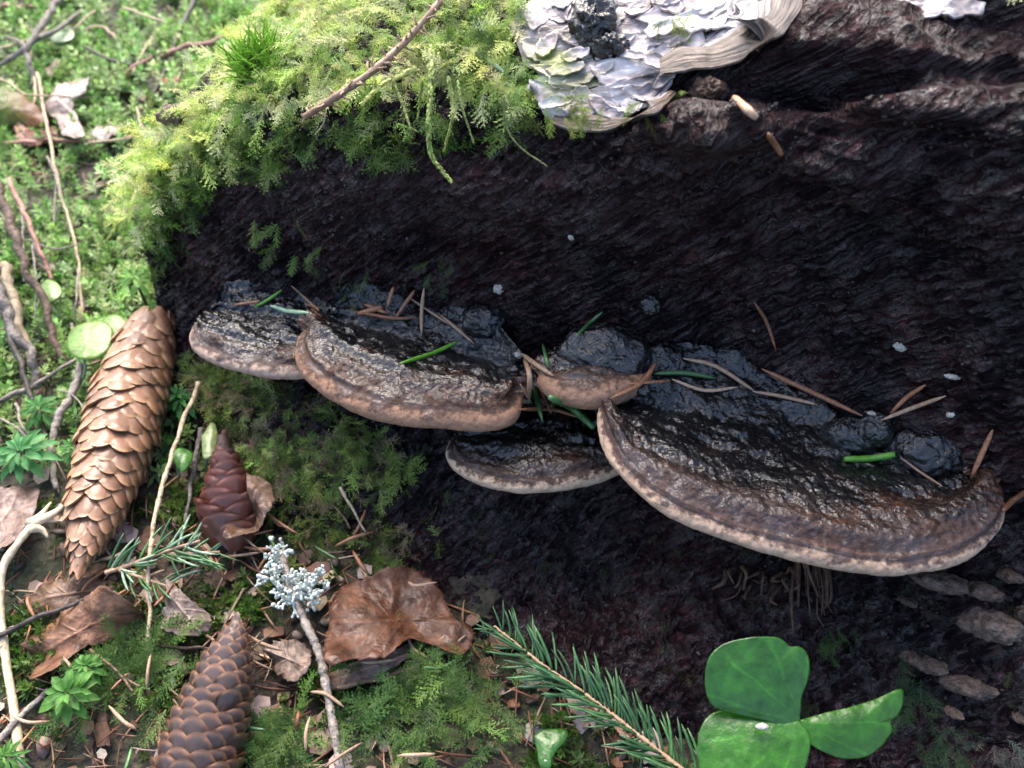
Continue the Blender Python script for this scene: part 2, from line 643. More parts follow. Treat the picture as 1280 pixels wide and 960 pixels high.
for i in range(len(Q)):
    q, o, zt, fb, lt = Q[i], OUT[i], ZT[i], FB[i], LT[i]
    P3 = lambda off, z: np.array([q[0] + o[0] * off, q[1] + o[1] * off, z])
    Fp = P3(-lt, zt)
    G = Fp * .62 + HR[i] * .38
    G[2] = zt + (HR[i][2] - zt) * .55 + .004
    prof.append([P3(fb + .02, -.03), P3(fb, 0), P3(fb * .26, zt * .21), P3(0, zt * .46), P3(-lt * .35, zt * .76), Fp + np.array([0, 0, -.004]), G, HR[i]])
prof = np.array(prof)            # stations x levels x 3
seg_u = [12, 26, 70, 84, 92, 84, 84, 76, 46, 30, 14, 14, 12, 12, 12]
seg_v = [8, 66, 70, 78, 76, 70, 26]


def cr_sample(Pts, counts):
    n = Pts.shape[0]
    s = np.concatenate([i + np.arange(c) / c for i, c in enumerate(counts)] + [[n - 1 - 1e-6]])
    Qp = np.concatenate([2 * Pts[:1] - Pts[1:2], Pts, 2 * Pts[-1:] - Pts[-2:-1]])
    i = s.astype(int)
    t = (s - i).reshape(-1, *([1] * (Pts.ndim - 1)))
    a, b, c, d = Qp[i], Qp[i + 1], Qp[i + 2], Qp[i + 3]
    return .5 * (2 * b + (c - a) * t + (2 * a - 5 * b + 4 * c - d) * t ** 2 + (3 * b - a - 3 * c + d) * t ** 3), s


L1, SU = cr_sample(prof, seg_u)
L2, SV = cr_sample(np.swapaxes(L1, 0, 1), seg_v)
LG = np.swapaxes(L2, 0, 1)       # nu x nv x 3
NU, NV = LG.shape[:2]


def grid_normals(G):
    du = np.gradient(G, axis=0)
    dv = np.gradient(G, axis=1)
    n = np.cross(du, dv)
    n /= np.linalg.norm(n, axis=2)[..., None] + 1e-12
    return n


LN = grid_normals(LG)
if LN[NU // 3, 150, 1] > 0:
    LN = -LN
FLIP = True
P = LG.reshape(-1, 3)
SUg, SVg = np.meshgrid(SU, SV, indexing='ij')
su, sv = SUg.ravel(), SVg.ravel()
ppx, ppy, ppt = project(P)
d = .0075 * fbm(P, 22, 3) + .0032 * fbm(P, 75, 3, 5.)
lm = sstep(4.2, 4.7, sv) * (1 - sstep(6.2, 6.7, sv)) * sstep(840, 1020, ppx) * (su < 7)
gmask = sstep(2.2, 2.7, sv) * (1 - sstep(4.3, 4.8, sv)) * sstep(430, 640, ppx)
d += (1 - .7 * lm) * (1 - .25 * gmask + .5 * sstep(4.0, 4.5, sv) * (1 - sstep(5.0, 5.4, sv))) * (.0017 * ridged(P, 170, 3, 9.) + .0012 * ridged(P, 400, 2, 1.5) - .0042 * np.maximum(0, fbm(P, 120, 3, 31.) - .08) - .0022 * np.maximum(0, fbm(P, 280, 2, 41.) - .1) - .001)
# oblique grain running up to the right across the face
GA = R(40)
Pg = np.stack([P[:, 0] * math.cos(GA) + P[:, 2] * math.sin(GA), P[:, 1] * .6, P[:, 2] * math.cos(GA) - P[:, 0] * math.sin(GA)], 1)
Pg = Pg + np.stack([0 * P[:, 0], 0 * P[:, 0], .0016 * fbm(P, 16, 2, 55.)], 1)
face = sstep(2.0, 2.6, sv) * (1 - sstep(4.6, 5.0, sv))
gr = ridged(Pg * np.array([.08, .3, 1.5]), 270, 3, 3.)
d += face * (.0017 * gr * (.15 + 1.0 * sstep(-.15, .3, fbm(P, 22, 2, 77.))) - .0006)
# splintered layers along the upper right, each lower edge standing proud
wv = P[:, 2] + .010 * fbm(P * np.array([.5, .5, .2]), 30, 3, 2.) + .05 * np.maximum(0, P[:, 1] - .2)
saw = (wv / .0185) % 1.0
lay = (1 - saw) * sstep(0, .14, saw)
d += lm * .0135 * lay * (.45 + .55 * sstep(4.9, 5.5, sv))
d += lm * .0018 * ridged(P * np.array([.22, .6, 2.2]), 130, 2, 1.)


def mound(px, py, rx, ry, amp, pw=2):
    g = ((ppx - px) / rx) ** 2 + ((ppy - py) / ry) ** 2
    return amp * np.exp(-g ** (pw / 2)) * (su < 10.5) * (sv > .8) * (sv < 6.9)


front = np.sum((P - CAMP) * LN.reshape(-1, 3), 1) < 0
led = (mound(880, 160, 95, 26, .016, 4) + mound(930, 165, 45, 20, .007, 4) + mound(850, 200, 60, 30, .006)
       + mound(700, 250, 120, 50, .004) + mound(1100, 150, 120, 14, .003, 4) + mound(480, 230, 160, 40, .004)) * front
d += led * (1 + .5 * fbm(P, 120, 3, 4.))
d -= mound(1040, 110, 90, 25, .012, 4) * front + mound(560, 190, 200, 22, .005) * front + mound(700, 720, 160, 70, .010) * front + mound(1150, 105, 160, 18, .006, 4) * front
d += (mound(350, 560, 70, 90, .006) + mound(450, 560, 60, 70, .004)) * front
bk = [(640, -60), (1010, -60), (1000, 20), (975, 60), (925, 92), (850, 104), (840, 130), (775, 172), (700, 172), (655, 120)]
bm = (inside(bk, ppx, ppy) & front & (sv > 3.5)).astype(float).reshape(NU, NV)
for _ in range(10):
    bm[1:-1, 1:-1] = (bm[:-2, 1:-1] + bm[2:, 1:-1] + bm[1:-1, :-2] + bm[1:-1, 2:] + bm[1:-1, 1:-1]) / 5
d = d * (1 - .92 * bm.ravel())
P = P + LN.reshape(-1, 3) * d[:, None]
brown = np.clip(mound(880, 165, 110, 36, 1.0, 4) * front + .6 * mound(1100, 150, 150, 16, 1, 4) * front + .95 * mound(470, 235, 240, 50, 1) * front + .7 * mound(800, 235, 170, 50, 1) * front
                + .35 * sstep(5.0, 5.6, sv) + .5 * mound(960, 740, 90, 40, 1) * front, 0, 1)
LF = grid_faces(NU, NV)
fallen_log = empty("fallen_log", (0.05, .25, 0), "dark wet rotting log with bracket fungi on its face and moss on top", "log")
logm = mobj("trunk_wood", P, LF[:, ::-1] if FLIP else LF, M['log'], fallen_log, True, {"brown": brown, "smooth": np.clip(lm, 0, 1)})
LOGV = P.copy()
LOGN = grid_normals(P.reshape(NU, NV, 3)).reshape(-1, 3)
if LOGN[(NU // 3) * NV + 150, 1] > 0:
    LOGN = -LOGN
bpy.context.view_layer.update()
DG = bpy.context.evaluated_depsgraph_get()
TREES = {}


def solid(name, V, F):
    polys = []
    for f in (F if isinstance(F, list) else [F]):
        polys += np.asarray(f).tolist()
    TREES[name] = BVHTree.FromPolygons(np.asarray(V).tolist(), polys)


solid("log", P, LF)
BARKBED = BVHTree.FromPolygons(LG.reshape(-1, 3).tolist(), LF.tolist())
gm = (np.abs(GX + .1) < .9) & (np.abs(GY - .3) < .9)
solid("ground", np.stack([GX, GY, GZ], 1), grid_faces(nu, nv))


def hit(px, py, which=None):
    d = Vector(ray(px, py)).normalized()
    best = None
    for k, t in TREES.items():
        if which and not k.startswith(which):
            continue
        h = t.ray_cast(Vector(CAMP), d)
        if h[0] is not None and (best is None or h[3] < best[2]):
            n = h[1] if h[1].dot(d) < 0 else -h[1]
            best = (np.array(h[0]), np.array(n), h[3])
    if best is None:
        p = at(px, py, 0)
        return p, np.array([0, 0, 1.0])
    return best[0], best[1]


def resample(P, n):
    P = np.asarray(P, float)
    d = np.concatenate([[0], np.cumsum(np.linalg.norm(np.diff(P, axis=0), axis=1))])
    s = np.linspace(0, d[-1], n)
    return np.stack([np.interp(s, d, P[:, k]) for k in range(P.shape[1])], 1)


# ================================================================== bracket fungi
def bracket(label, attach_px, rim_px, z, tilt, rho, thick, mat, basin=.004, N=200, endred=(0, 0), humpk=.2, hump=.75, seed=0., ridge=.0006):
    cx = np.mean([p[0] for p in rim_px])
    cy = np.mean([p[1] for p in rim_px])
    p0 = at(cx, cy, z)
    n = np.array([tilt[0], tilt[1], 1.0])
    n /= np.linalg.norm(n)
    Rm = np.array([at_plane(x, y, p0, n) for x, y in rim_px])
    Rm = resample(smooth_path(Rm, 200), N)
    A = np.array([at_plane(x, y, p0, n) for x, y in attach_px])
    A = resample(smooth_path(A, 120), N)
    s = np.linspace(0, 1, N)
    back = np.array([OUT[5][0], OUT[5][1], 0])
    A = A - back * .012
    outd = Rm - A
    outd -= n * (outd @ n)[:, None]
    # outward = perpendicular to the rim
    tg = np.gradient(Rm, axis=0)
    tg /= np.linalg.norm(tg, axis=1)[:, None]
    o2 = np.cross(tg, n)
    o2 *= np.sign(np.sum(o2 * outd, 1))[:, None]
    rh = rho * (np.clip(np.sin(math.pi * s), 0, 1) ** .35 * .75 + .25)
    rh = rh * (1 + .18 * fbm(Rm, 60, 2, seed))
    C = Rm - o2 * rh[:, None]
    rows, rr = [], []
    ncap = 84
    for j in range(ncap + 1):
        r = j / ncap
        Pj = A * (1 - r) + C * r
        L = np.linalg.norm(C - A, axis=1)
        h = rh * .85 * sstep(0, .9, r) - basin * np.exp(-((r - .38) / .2) ** 2) * np.minimum(1, L / .04)
        h += basin * humpk * np.exp(-((r - hump) / .17) ** 2) * np.minimum(1, L / .03)
        h += ridge * np.sin(r * 26 + 2 * s * 3) * sstep(.1, .3, r) * (1 - sstep(.8, 1, r))
        h += .004 * (1 - sstep(0, .16, r))
        rows.append(Pj + n * h[:, None])
        rr.append(np.full(N, r))
    nlip = 22
    for j in range(1, nlip + 1):
        th = math.pi / 2 - j / nlip * math.pi * .97
        rows.append(C + o2 * (rh * math.cos(th))[:, None] + n * (rh * .85 * math.sin(th))[:, None])
        rr.append(np.full(N, 1 + .3 * j / nlip))
    nund = 14
    last = rows[-1]
    for j in range(1, nund + 1):
        q = j / nund
        rows.append(last * (1 - q) + (A - n * (thick)) * q - n * (thick * .25 * math.sin(q * math.pi)))
        rr.append(np.full(N, 1.4))
    V = np.array(rows)
    rr = np.array(rr)
    J = len(V)
    G = np.swapaxes(V, 0, 1)
    Nn = grid_normals(G)
    if Nn[N // 2, 40, 2] < 0:
        Nn = -Nn
    V3 = G.reshape(-1, 3)
    r1 = np.swapaxes(rr, 0, 1).ravel()
    s1 = np.repeat(s, J)
    inner = 1 - sstep(.55, .8, r1)
    amp = 1 - .65 * sstep(.8, 1.05, r1)
    dsp = amp * (.0014 * fbm(V3, 120, 3, seed) * (1 + .9 * inner) + .0005 * ridged(V3, 380, 2, seed + 3.) + .0013 * fbm(V3, 60, 2, seed + 8))
    # furrows that follow the edge, as the zones of growth do
    Z = np.stack([r1 * 6, s1 * 3, np.full_like(r1, seed)], 1)
    dsp += (r1 < 1) * .0019 * perlin(Z * np.array([1.6, 1.2, 1])) * sstep(.1, .3, r1)
    V3 = V3 + Nn.reshape(-1, 3) * dsp[:, None]
    e = endred[0] * (1 - sstep(.0, .22, s1)) + endred[1] * sstep(.80, .93, s1)
    base = A[N // 2] * 1.0
    t = empty("bracket_fungus", base, label, "bracket fungus", "bracket fungi on the log")
    VG = V3.reshape(N, J, 3)
    F = grid_faces(N, J)
    solid("br" + label, V3, F)
    cuts = [("cap", 0, int(ncap * .93), mat), ("margin", int(ncap * .93), ncap + int(nlip * .8), mat), ("pore_surface", ncap + int(nlip * .8), J - 1, M['pores'])]
    # one set of vertex normals over the whole body so that no seam shows between its parts
    NN = grid_normals(VG)
    if NN[N // 2, 40, 2] < 0:
        NN = -NN
    for nm, j0, j1, mt in cuts:
        sub = VG[:, j0:j1 + 1].reshape(-1, 3)
        f = grid_faces(N, j1 - j0 + 1)
        a_, b_, c_ = sub[f[0][0]], sub[f[0][1]], sub[f[0][2]]
        mid = f[len(f) // 2]
        fn = np.cross(sub[mid[1]] - sub[mid[0]], sub[mid[2]] - sub[mid[1]])
        ref = NN[:, j0:j1 + 1].reshape(-1, 3)[mid[0]]
        if np.dot(fn, ref) < 0:
            f = f[:, ::-1]
        o = mobj(nm, sub, f, mt, t, True, {"r": r1.reshape(N, J)[:, j0:j1 + 1].ravel(), "e": e.reshape(N, J)[:, j0:j1 + 1].ravel()})
        o.data.normals_split_custom_set_from_vertices(NN[:, j0:j1 + 1].reshape(-1, 3).tolist())
    return t


bracket("small grey bracket with black wet top, farthest from camera above the small red cone",
        [(252, 400), (270, 386), (320, 384), (370, 388), (405, 400), (415, 440)],
        [(243, 408), (237, 424), (246, 441), (275, 456), (310, 466), (350, 471), (385, 470), (420, 462)],
        .056, (0, .05), .0036, .012, M['br_grey'], basin=.003, N=150, seed=1.)
bracket("thick brown rimmed bracket with a sunken black centre and a green needle on it",
        [(402, 402), (430, 390), (480, 388), (540, 398), (590, 422), (640, 480)],
        [(392, 406), (374, 424), (369, 448), (384, 475), (420, 502), (460, 520), (510, 530), (560, 534), (610, 536), (645, 525), (653, 500), (648, 485)],
        .066, (0, .03), .0052, .016, M['br_brown'], basin=.0062, N=190, endred=(.5, .9), humpk=.6, hump=.78, seed=2.)
bracket("lowest bracket, dark and glistening with a thin pale edge, tucked below its neighbours",
        [(566, 552), (590, 530), (640, 505), (700, 500), (750, 530), (800, 560)],
        [(562, 552), (558, 570), (572, 590), (605, 606), (650, 615), (700, 613), (745, 603), (785, 588), (820, 575)],
        .050, (0, .03), .0035, .012, M['br_dark'], basin=.002, N=150, hump=.8, seed=3.)
bracket("largest bracket, broad half disc with pale beige edge, wet black basin and rusty right end",
        [(752, 508), (775, 486), (830, 470), (900, 472), (980, 488), (1060, 520), (1130, 560), (1195, 602)],
        [(750, 505), (747, 530), (757, 566), (785, 604), (830, 640), (880, 664), (950, 688), (1030, 708), (1100, 718), (1160, 714), (1205, 700), (1238, 676), (1254, 645), (1249, 618), (1228, 602), (1205, 600)],
        .072, (0.02, .0), .0035, .018, M['br_big'], basin=.0050, N=300, endred=(.35, 1.0), humpk=.55, hump=.86, seed=4.)
bracket("half grown bracket with a furrowed brown lip, between the thick one and the largest one",
        [(690, 462), (705, 440), (750, 432), (795, 445), (815, 470)],
        [(682, 466), (672, 478), (690, 494), (720, 503), (755, 504), (790, 494), (815, 476)],
        .074, (0, .25), .0060, .012, M['br_brown'], basin=.0015, N=120, endred=(.8, .8), hump=.6, seed=5.)


def knob(label, px, py, rx, ry, lift, mat, seed, name="fungus_knob", cat="fungus knob", squash=1.0, amp=.16, group="dark knobs on the log"):
    p, n = hit(px, py)
    t = depth_at(p)
    sx, sy = rx * t / FPX, ry * t / FPX
    lift = lift * .62
    nr = np.array([-.1, -.62, .75])
    xa = np.array([1.0, -.25, 0])
    xa -= nr * np.dot(xa, nr) / np.dot(nr, nr)
    xa /= np.linalg.norm(xa)
    nr = nr / np.linalg.norm(nr)
    ya = np.cross(nr, xa)
    nu_, nv_ = 44, 24
    th = np.linspace(0, 2 * math.pi, nu_, endpoint=False)
    ph = np.linspace(-.35, math.pi / 2, nv_)
    T, Ph = np.meshgrid(th, ph, indexing='ij')
    V = (np.cos(T) * np.cos(Ph))[..., None] * xa * sx + (np.sin(T) * np.cos(Ph))[..., None] * ya * sy + np.sin(Ph)[..., None] * nr * lift
    V = V.reshape(-1, 3)
    dn = V / (np.linalg.norm(V, axis=1)[:, None] + 1e-9)
    f = 1 + amp * 1.6 * fbm(dn, 1.7, 3, seed) + amp * .5 * ridged(dn, 5, 2, seed)
    V = V * f[:, None] + p
    o = mobj(name, V, grid_faces(nu_, nv_, True), mat, None, True, {"r": np.full(len(V), .2), "e": np.zeros(len(V))})
    solid("kn" + label, V, grid_faces(nu_, nv_, True))
    return tag(o, label, cat, group)


knob("broad wet black dome of fungus above the furrowed brown lip", 757, 446, 56, 40, .014, M['br_black'], 1.)
knob("round bluish black knob above the right end of the thick brown bracket", 605, 402, 28, 22, .009, M['br_black'], 2.)
knob("tiny black pimple on the bare log face, highest of the black knobs", 812, 380, 13, 14, .005, M['br_black'], 3.)
knob("shiny black lump beside the bright green needle of the largest bracket", 1062, 546, 34, 25, .011, M['br_black'], 4.)
knob("shiny black lump touching the tips of two crossed needles", 1092, 536, 24, 24, .010, M['br_black'], 5.)
knob("dull dark brown mound behind the rusty end of the largest bracket", 1165, 568, 52, 34, .012, M['br_dark'], 6.)
knob("small grey bead beside the curved needle at the left end of the largest bracket", 803, 487, 9, 10, .004, M['br_black'], 7.)

# pale small fungi on the lower right of the log
for (x, y, rx, ry, s, lb) in [
        (1240, 781, 42, 22, 1, "largest pale crust fungus at lower right, crescent shaped and rough"),
        (1228, 739, 24, 12, 2, "oval pale crust fungus just above the crescent one"),
        (1261, 720, 15, 9, 3, "small oval crust fungus at the frame edge, highest of the pale ones"),
        (1176, 728, 38, 14, 4, "dim brown crust fungus half hidden under the rim of the largest bracket"),
        (1162, 831, 22, 11, 5, "pale club shaped crust fungus above the dark green moss strip"),
        (1138, 821, 13, 9, 6, "small round head joined to the pale club shaped fungus"),
        (1212, 858, 36, 13, 7, "slanting flaky crust fungus below the crescent one"),
        (1134, 751, 11, 6, 8, "lone pale dot of fungus below the rim of the largest bracket"),
        (1190, 889, 12, 6, 9, "faint small crust fungus below the slanting flaky one"),
        (1271, 896, 8, 6, 10, "tiny pinkish dot of fungus near the lower right corner"),
        (1282, 768, 16, 13, 11, "pale crust fungus cut by the frame, right of the crescent one"),
        (1130, 433, 1, 1, 12, None)]:
    if lb:
        knob(lb, x, y, rx * .86, ry * .8, .007 + rx * .00012, M['crust'], s * 3.1, "crust_fungus", "crust fungus", amp=.3, group="small pale fungi on the lower log")

# white crumbs on the log face
for (x, y, rx, ry, lb) in [(1125, 433, 11, 7, "white crumb on the bare log face above the largest bracket"),
                           (1190, 471, 12, 4, "thin greyish white flake above the crossed needles"),
                           (624, 360, 8, 9, "pale tan shell like flake on the log above the black knob"),
                           (648, 444, 6, 5, "white fleck at the tip of the forked needles"),
                           (1090, 517, 6, 4, "white fleck between the long needle and the crossed needles"),
                           (714, 297, 5, 4, "tiny yellowish grain high on the dark log face"),
                           (1188, 518, 5, 5, "tiny pale grain right of the crossed needles")]:
    knob(lb, x, y, rx * .75, ry * .7, .0026, M['white'], x * .37, "pale_crumb", "crumb", amp=.35, group="pale crumbs on the log")

# ================================================================== needles, twigs
def lay_path(px_pts, r, n=8, bow=0.0):
    """a stiff stick lying on what is seen at those pixels, pushed out of anything it would cut"""
    px_pts = np.asarray(px_pts, float)
    K = [hit(*q) for q in px_pts]
    Pw = smooth_path([k[0] for k in K], n)
    X, Y, T = project(Pw)
    need = 0
    for i in range(n):
        h, nn = hit(X[i], Y[i])
        need = max(need, T[i] - depth_at(h))
    need = min(need, .012) + r * 1.1
    v = CAMP - Pw
    v /= np.linalg.norm(v, axis=1)[:, None]
    Pw = Pw + v * need
    return Pw


NEEDLE_GROUP = "fallen needles on the fungi and the log"


def needle(px_pts, wpx, mat, label, name="spruce_needle", cat="needle", group=NEEDLE_GROUP, zz=None):
    p, _ = hit(*px_pts[0])
    t = depth_at(p)
    r = wpx * .42 * t / FPX
    Pw = lay_path(px_pts, r, 9) if zz is None else smooth_path([at(x, y, z) for (x, y), z in zip(px_pts, zz)], 9)
    s = np.linspace(0, 1, 9)
    rad = r * (1 - (.25 if wpx > 8.5 else .75) * np.abs(2 * s - 1) ** 4)
    V, F = tube(Pw, rad * (1 + .12 * perlin(Pw * 900)), 6)
    o = mobj(name, V, F, M[mat], None)
    return tag(o, label, cat, group)


for pts, w, m_, lb in [
        ([(318, 384), (335, 375), (353, 362)], 5, 'needle_bright', "bright green needle standing at the back of the small grey bracket"),
        ([(338, 382), (360, 389), (386, 391)], 7, 'needle_pale', "wide olive needle lying flat on the small grey bracket"),
        ([(364, 357), (382, 373), (399, 389)], 4, 'needle_tan', "thin tan needle leaning between the two left brackets"),
        ([(294, 381), (326, 377)], 5, 'needle_brown', "short rusty needle at the back of the small grey bracket"),
        ([(382, 380), (402, 386)], 5, 'needle_brown', "rusty needle stub beside the thin tan leaning needle"),
        ([(500, 454), (540, 442), (573, 427)], 7, 'needle_bright', "bright green needle on the black centre of the thick brown bracket"),
        ([(530, 360), (527, 390), (527, 418)], 6, 'needle_tan', "upright tan needle behind the thick brown bracket"),
        ([(510, 371), (535, 388), (562, 406)], 4, 'needle_tan', "thin tan needle crossing the upright one"),
        ([(548, 392), (570, 410), (593, 430)], 5, 'needle_tan', "tan needle pointing down at the black knob"),
        ([(492, 358), (484, 384)], 6, 'needle_brown', "stubby brown needle upright left of the upright tan one"),
        ([(519, 362), (494, 398)], 6, 'needle_brown', "dark brown needle leaning left of the upright tan one"),
        ([(440, 389), (490, 398), (520, 397)], 6, 'needle_brown', "long orange brown needle along the back of the thick brown bracket"),
        ([(447, 393), (478, 384)], 9, 'needle_brown', "broad rusty scale at the back of the thick brown bracket"),
        ([(455, 380), (484, 392)], 7, 'needle_brown', "curled rusty chip among the needles of the thick brown bracket"),
        ([(652, 442), (670, 456), (692, 470)], 8, 'needle_tan', "thick tan needle leading to the furrowed brown lip"),
        ([(654, 445), (662, 470), (660, 506)], 7, 'needle_tan', "tan needle hanging straight down beside the thick brown bracket"),
        ([(655, 455), (668, 490), (678, 526)], 8, 'needle_green', "dark green needle hanging beside the thick brown bracket"),
        ([(688, 497), (715, 510), (742, 534)], 12, 'needle_green', "broad dark green needle above the lowest bracket"),
        ([(648, 512), (690, 512), (725, 522)], 6, 'needle_brown', "red brown needle lying across the back of the lowest bracket"),
        ([(668, 468), (678, 492), (689, 516)], 5, 'needle_brown', "thin red needle behind the dark green hanging needle"),
        ([(720, 420), (737, 404), (753, 390)], 6, 'needle_green', "green needle leaning on the broad black dome"),
        ([(678, 428), (682, 445), (686, 462)], 5, 'needle_green', "dull green needle standing left of the broad black dome"),
        ([(763, 498), (800, 480), (821, 452)], 8, 'needle_brown', "thick curved orange needle at the left end of the largest bracket"),
        ([(817, 467), (855, 466), (896, 473)], 8, 'needle_green', "blue green needle at the back of the largest bracket"),
        ([(840, 474), (880, 488), (922, 484)], 6, 'needle_tan', "pale brown needle curving under the blue green one"),
        ([(854, 448), (895, 458), (946, 491)], 7, 'needle_tan', "pale brown needle arching over the blue green one"),
        ([(788, 480), (838, 476)], 5, 'needle_brown', "red needle behind the curved orange one"),
        ([(940, 489), (980, 496), (1022, 506)], 6, 'needle_tan', "pinkish needle lying flat on the back of the largest bracket"),
        ([(952, 461), (1010, 488), (1078, 520)], 8, 'needle_brown', "long stout brown needle pointing at the shiny black lumps"),
        ([(962, 470), (1000, 484), (1022, 494)], 6, 'needle_brown', "brown needle lying alongside the long stout one"),
        ([(1102, 525), (1140, 510), (1182, 495)], 7, 'needle_tan', "light tan needle of the crossed pair by the shiny black lumps"),
        ([(1112, 518), (1133, 497), (1157, 481)], 7, 'needle_brown', "orange needle of the crossed pair by the shiny black lumps"),
        ([(1056, 574), (1088, 573), (1119, 568)], 11, 'needle_bright', "short wide bright green needle on the basin of the largest bracket"),
        ([(1126, 572), (1150, 590), (1178, 608)], 4, 'needle_tan', "thin straw on the rusty end of the largest bracket"),
        ([(1214, 598), (1227, 568), (1241, 537)], 8, 'needle_brown', "stout brown needle standing at the rusty end of the largest bracket"),
        ([(1253, 638), (1268, 624), (1290, 610)], 9, 'needle_brown', "dark red needle at the right frame edge beside the largest bracket"),
        ([(943, 378), (958, 402), (970, 438)], 6, 'needle_brown', "brown needle stuck on the bare face above the largest bracket"),
        ([(918, 122), (932, 135), (946, 148)], 11, 'needle_tan', "thick light brown stub on top of the brown ledge"),
        ([(960, 168), (968, 180), (977, 194)], 10, 'needle_brown', "thick light brown stub below the edge of the brown ledge"),
        ([(657, 12), (653, 32), (651, 52)], 9, 'needle_tan', "pale stub upright at the left edge of the birch bark"),
        ([(756, 70), (757, 110), (759, 148)], 8, 'needle_pale', "pale bluish green needle upright on the birch bark"),
        ([(583, 58), (610, 75), (636, 95)], 7, 'needle_pale', "pale green needle slanting on the moss left of the birch bark"),
        ([(812, -6), (805, 22)], 7, 'needle_tan', "light brown stub at the top frame edge on the birch bark"),
        ([(650, 480), (665, 505)], 4, 'needle_tan', "thin grey needle at the right end of the thick brown bracket")]:
    needle(pts, w, m_, lb)

TW = "twigs on the forest floor"


def twig(label, pts, wpx, mat, zs=None, name="twig", cat="twig", group=TW, knobby=0.0, taper=.4, branches=(), n=36, sides=8, side_mat=None):
    """pts in photo pixels, zs heights above the ground (m); side shoots are parts"""
    P_ = []
    for i, (x, y) in enumerate(pts):
        z = zs[i] if zs else .003
        b = at(x, y, z)
        P_.append(b)
    Pw = smooth_path(P_, n)
    t = depth_at(Pw[n // 2])
    r = wpx * .41 * t / FPX
    Pw = Pw + np.stack([perlin(Pw * 130 + k * 31 + len(label)) for k in range(3)], 1) * r * .8
    s = np.linspace(0, 1, n)
    rad = r * (1 - taper * s) * (1 + (.12 + knobby) * perlin(Pw * 420 + 3.1) + knobby * np.maximum(0, perlin(Pw * 900)))
    V, F = tube(Pw, rad, sides)
    root = None
    if not branches:
        o = mobj(name, V, F, M[mat], None)
        return tag(o, label, cat, group)
    root = empty(name, (*Pw[0][:2], min(Pw[:, 2])), label, cat, group)
    mobj("stem", V, F, M[mat], root)
    for bp, bz, bw in branches:
        B = smooth_path([at(x, y, z) for (x, y), z in zip(bp, bz)], 16)
        V, F = tube(B, bw * .5 * depth_at(B[8]) / FPX * (1 - .5 * np.linspace(0, 1, 16)) * (1 + .2 * perlin(B * 400)), 7)
        mobj("side_shoot", V, F, M[side_mat or mat], root)
    return root


twig("stout brown stem leaning at the left edge above the pale green round leaf", [(-12, 210), (22, 300), (52, 375), (84, 468)], 17, 'twig_brown', [.05, .035, .02, .002])
twig("reddish brown stem right of the stout leaning one", [(10, 225), (40, 290), (66, 350)], 9, 'twig_red', [.03, .02, .008])
twig("long thin tan straw upright in front of the pinkish dead leaf", [(47, 92), (60, 165), (74, 235), (95, 310), (103, 402)], 6, 'twig_tan', [.012, .012, .010, .008, .002])
twig("grey lichen spotted stem at the left edge above the star moss", [(-5, 335), (12, 400), (38, 445), (50, 490)], 18, 'twig_grey', [.03, .02, .012, .002], knobby=.25)
twig("brown decayed stem between the grey spotted stem and the leaning stem", [(5, 330), (22, 400), (52, 475)], 17, 'twig_tan', [.015, .010, .002])
twig("dark slim stem running down to the crooked grey twig", [(-6, 360), (22, 445), (58, 548)], 11, 'twig_dark', [.025, .015, .004])
twig("crooked grey twig below the pale green round leaf", [(103, 455), (84, 500), (70, 530), (64, 570), (72, 612)], 13, 'twig_grey', [.012, .012, .010, .007, .003], knobby=.3)
twig("thin light twig reaching the stout stem from the left edge", [(-8, 505), (45, 480), (105, 442)], 9, 'twig_grey', [.006, .007, .008], knobby=.1)
twig("knobbly pale tan twig between the long tan cone and the small red cone", [(248, 478), (224, 540), (198, 625), (185, 705), (187, 765), (183, 842)], 8.5, 'twig_tan', [.02, .02, .018, .014, .010, .004], knobby=.35, n=70)
twig("greyish knobbly twig beside the small red cone", [(252, 535), (243, 580), (236, 625), (232, 655)], 9, 'twig_grey', [.010, .008, .006, .003], knobby=.35, n=40)
twig("grey forked twig in the upper left corner", [(78, -10), (50, 35), (35, 58), (38, 85), (43, 112)], 11, 'twig_grey', [.02, .02, .018, .012, .004],
     branches=[([(36, 58), (12, 74), (-8, 86)], [.018, .012, .006], 9), ([(37, 52), (70, 38), (98, 16)], [.018, .016, .012], 8), ([(35, 60), (20, 50), (5, 46)], [.018, .014, .01], 6)])
twig("orange red twig cut off by the upper left corner", [(-8, 9), (20, 8), (48, 9)], 10, 'twig_red', [.006, .006, .005])
twig("pinkish red branched twig lying in the moss left of the bright tuft", [(300, 44), (250, 55), (205, 68), (165, 86), (140, 112)], 10, 'twig_red', [.012, .011, .009, .007, .004],
     branches=[([(165, 84), (135, 74), (104, 58)], [.007, .010, .012], 7), ([(205, 66), (180, 72), (160, 74)], [.009, .008, .006], 7), ([(165, 86), (175, 95), (183, 103)], [.007, .005, .003], 6)], side_mat='twig_dark')
twig("dark thin twig slanting through the moss toward the top edge", [(246, -8), (225, 40), (205, 90), (180, 135)], 8, 'twig_dark', [.010, .008, .006, .004])
twig("thin pinkish twig lying level under the pinkish dead leaf", [(6, 180), (60, 176), (130, 175), (205, 162)], 7, 'twig_red', [.006, .006, .005, .004])
twig("pale brown curved twig in the moss at the top", [(95, 40), (130, 35), (150, 52), (185, 55)], 7, 'twig_tan', [.005, .007, .006, .004])
twig("slim dark twig over the brown leaf at lower left", [(-8, 798), (65, 764), (132, 738)], 9, 'twig_dark', [.010, .012, .010])
twig("short grey stick at the bottom left corner", [(-8, 935), (28, 895), (58, 862)], 12, 'twig_grey', [.005, .005, .005])
twig("thin straw sticking out of the mossy slope below the brackets", [(425, 608), (440, 635), (458, 664)], 5, 'twig_tan', [.024, .018, .010])
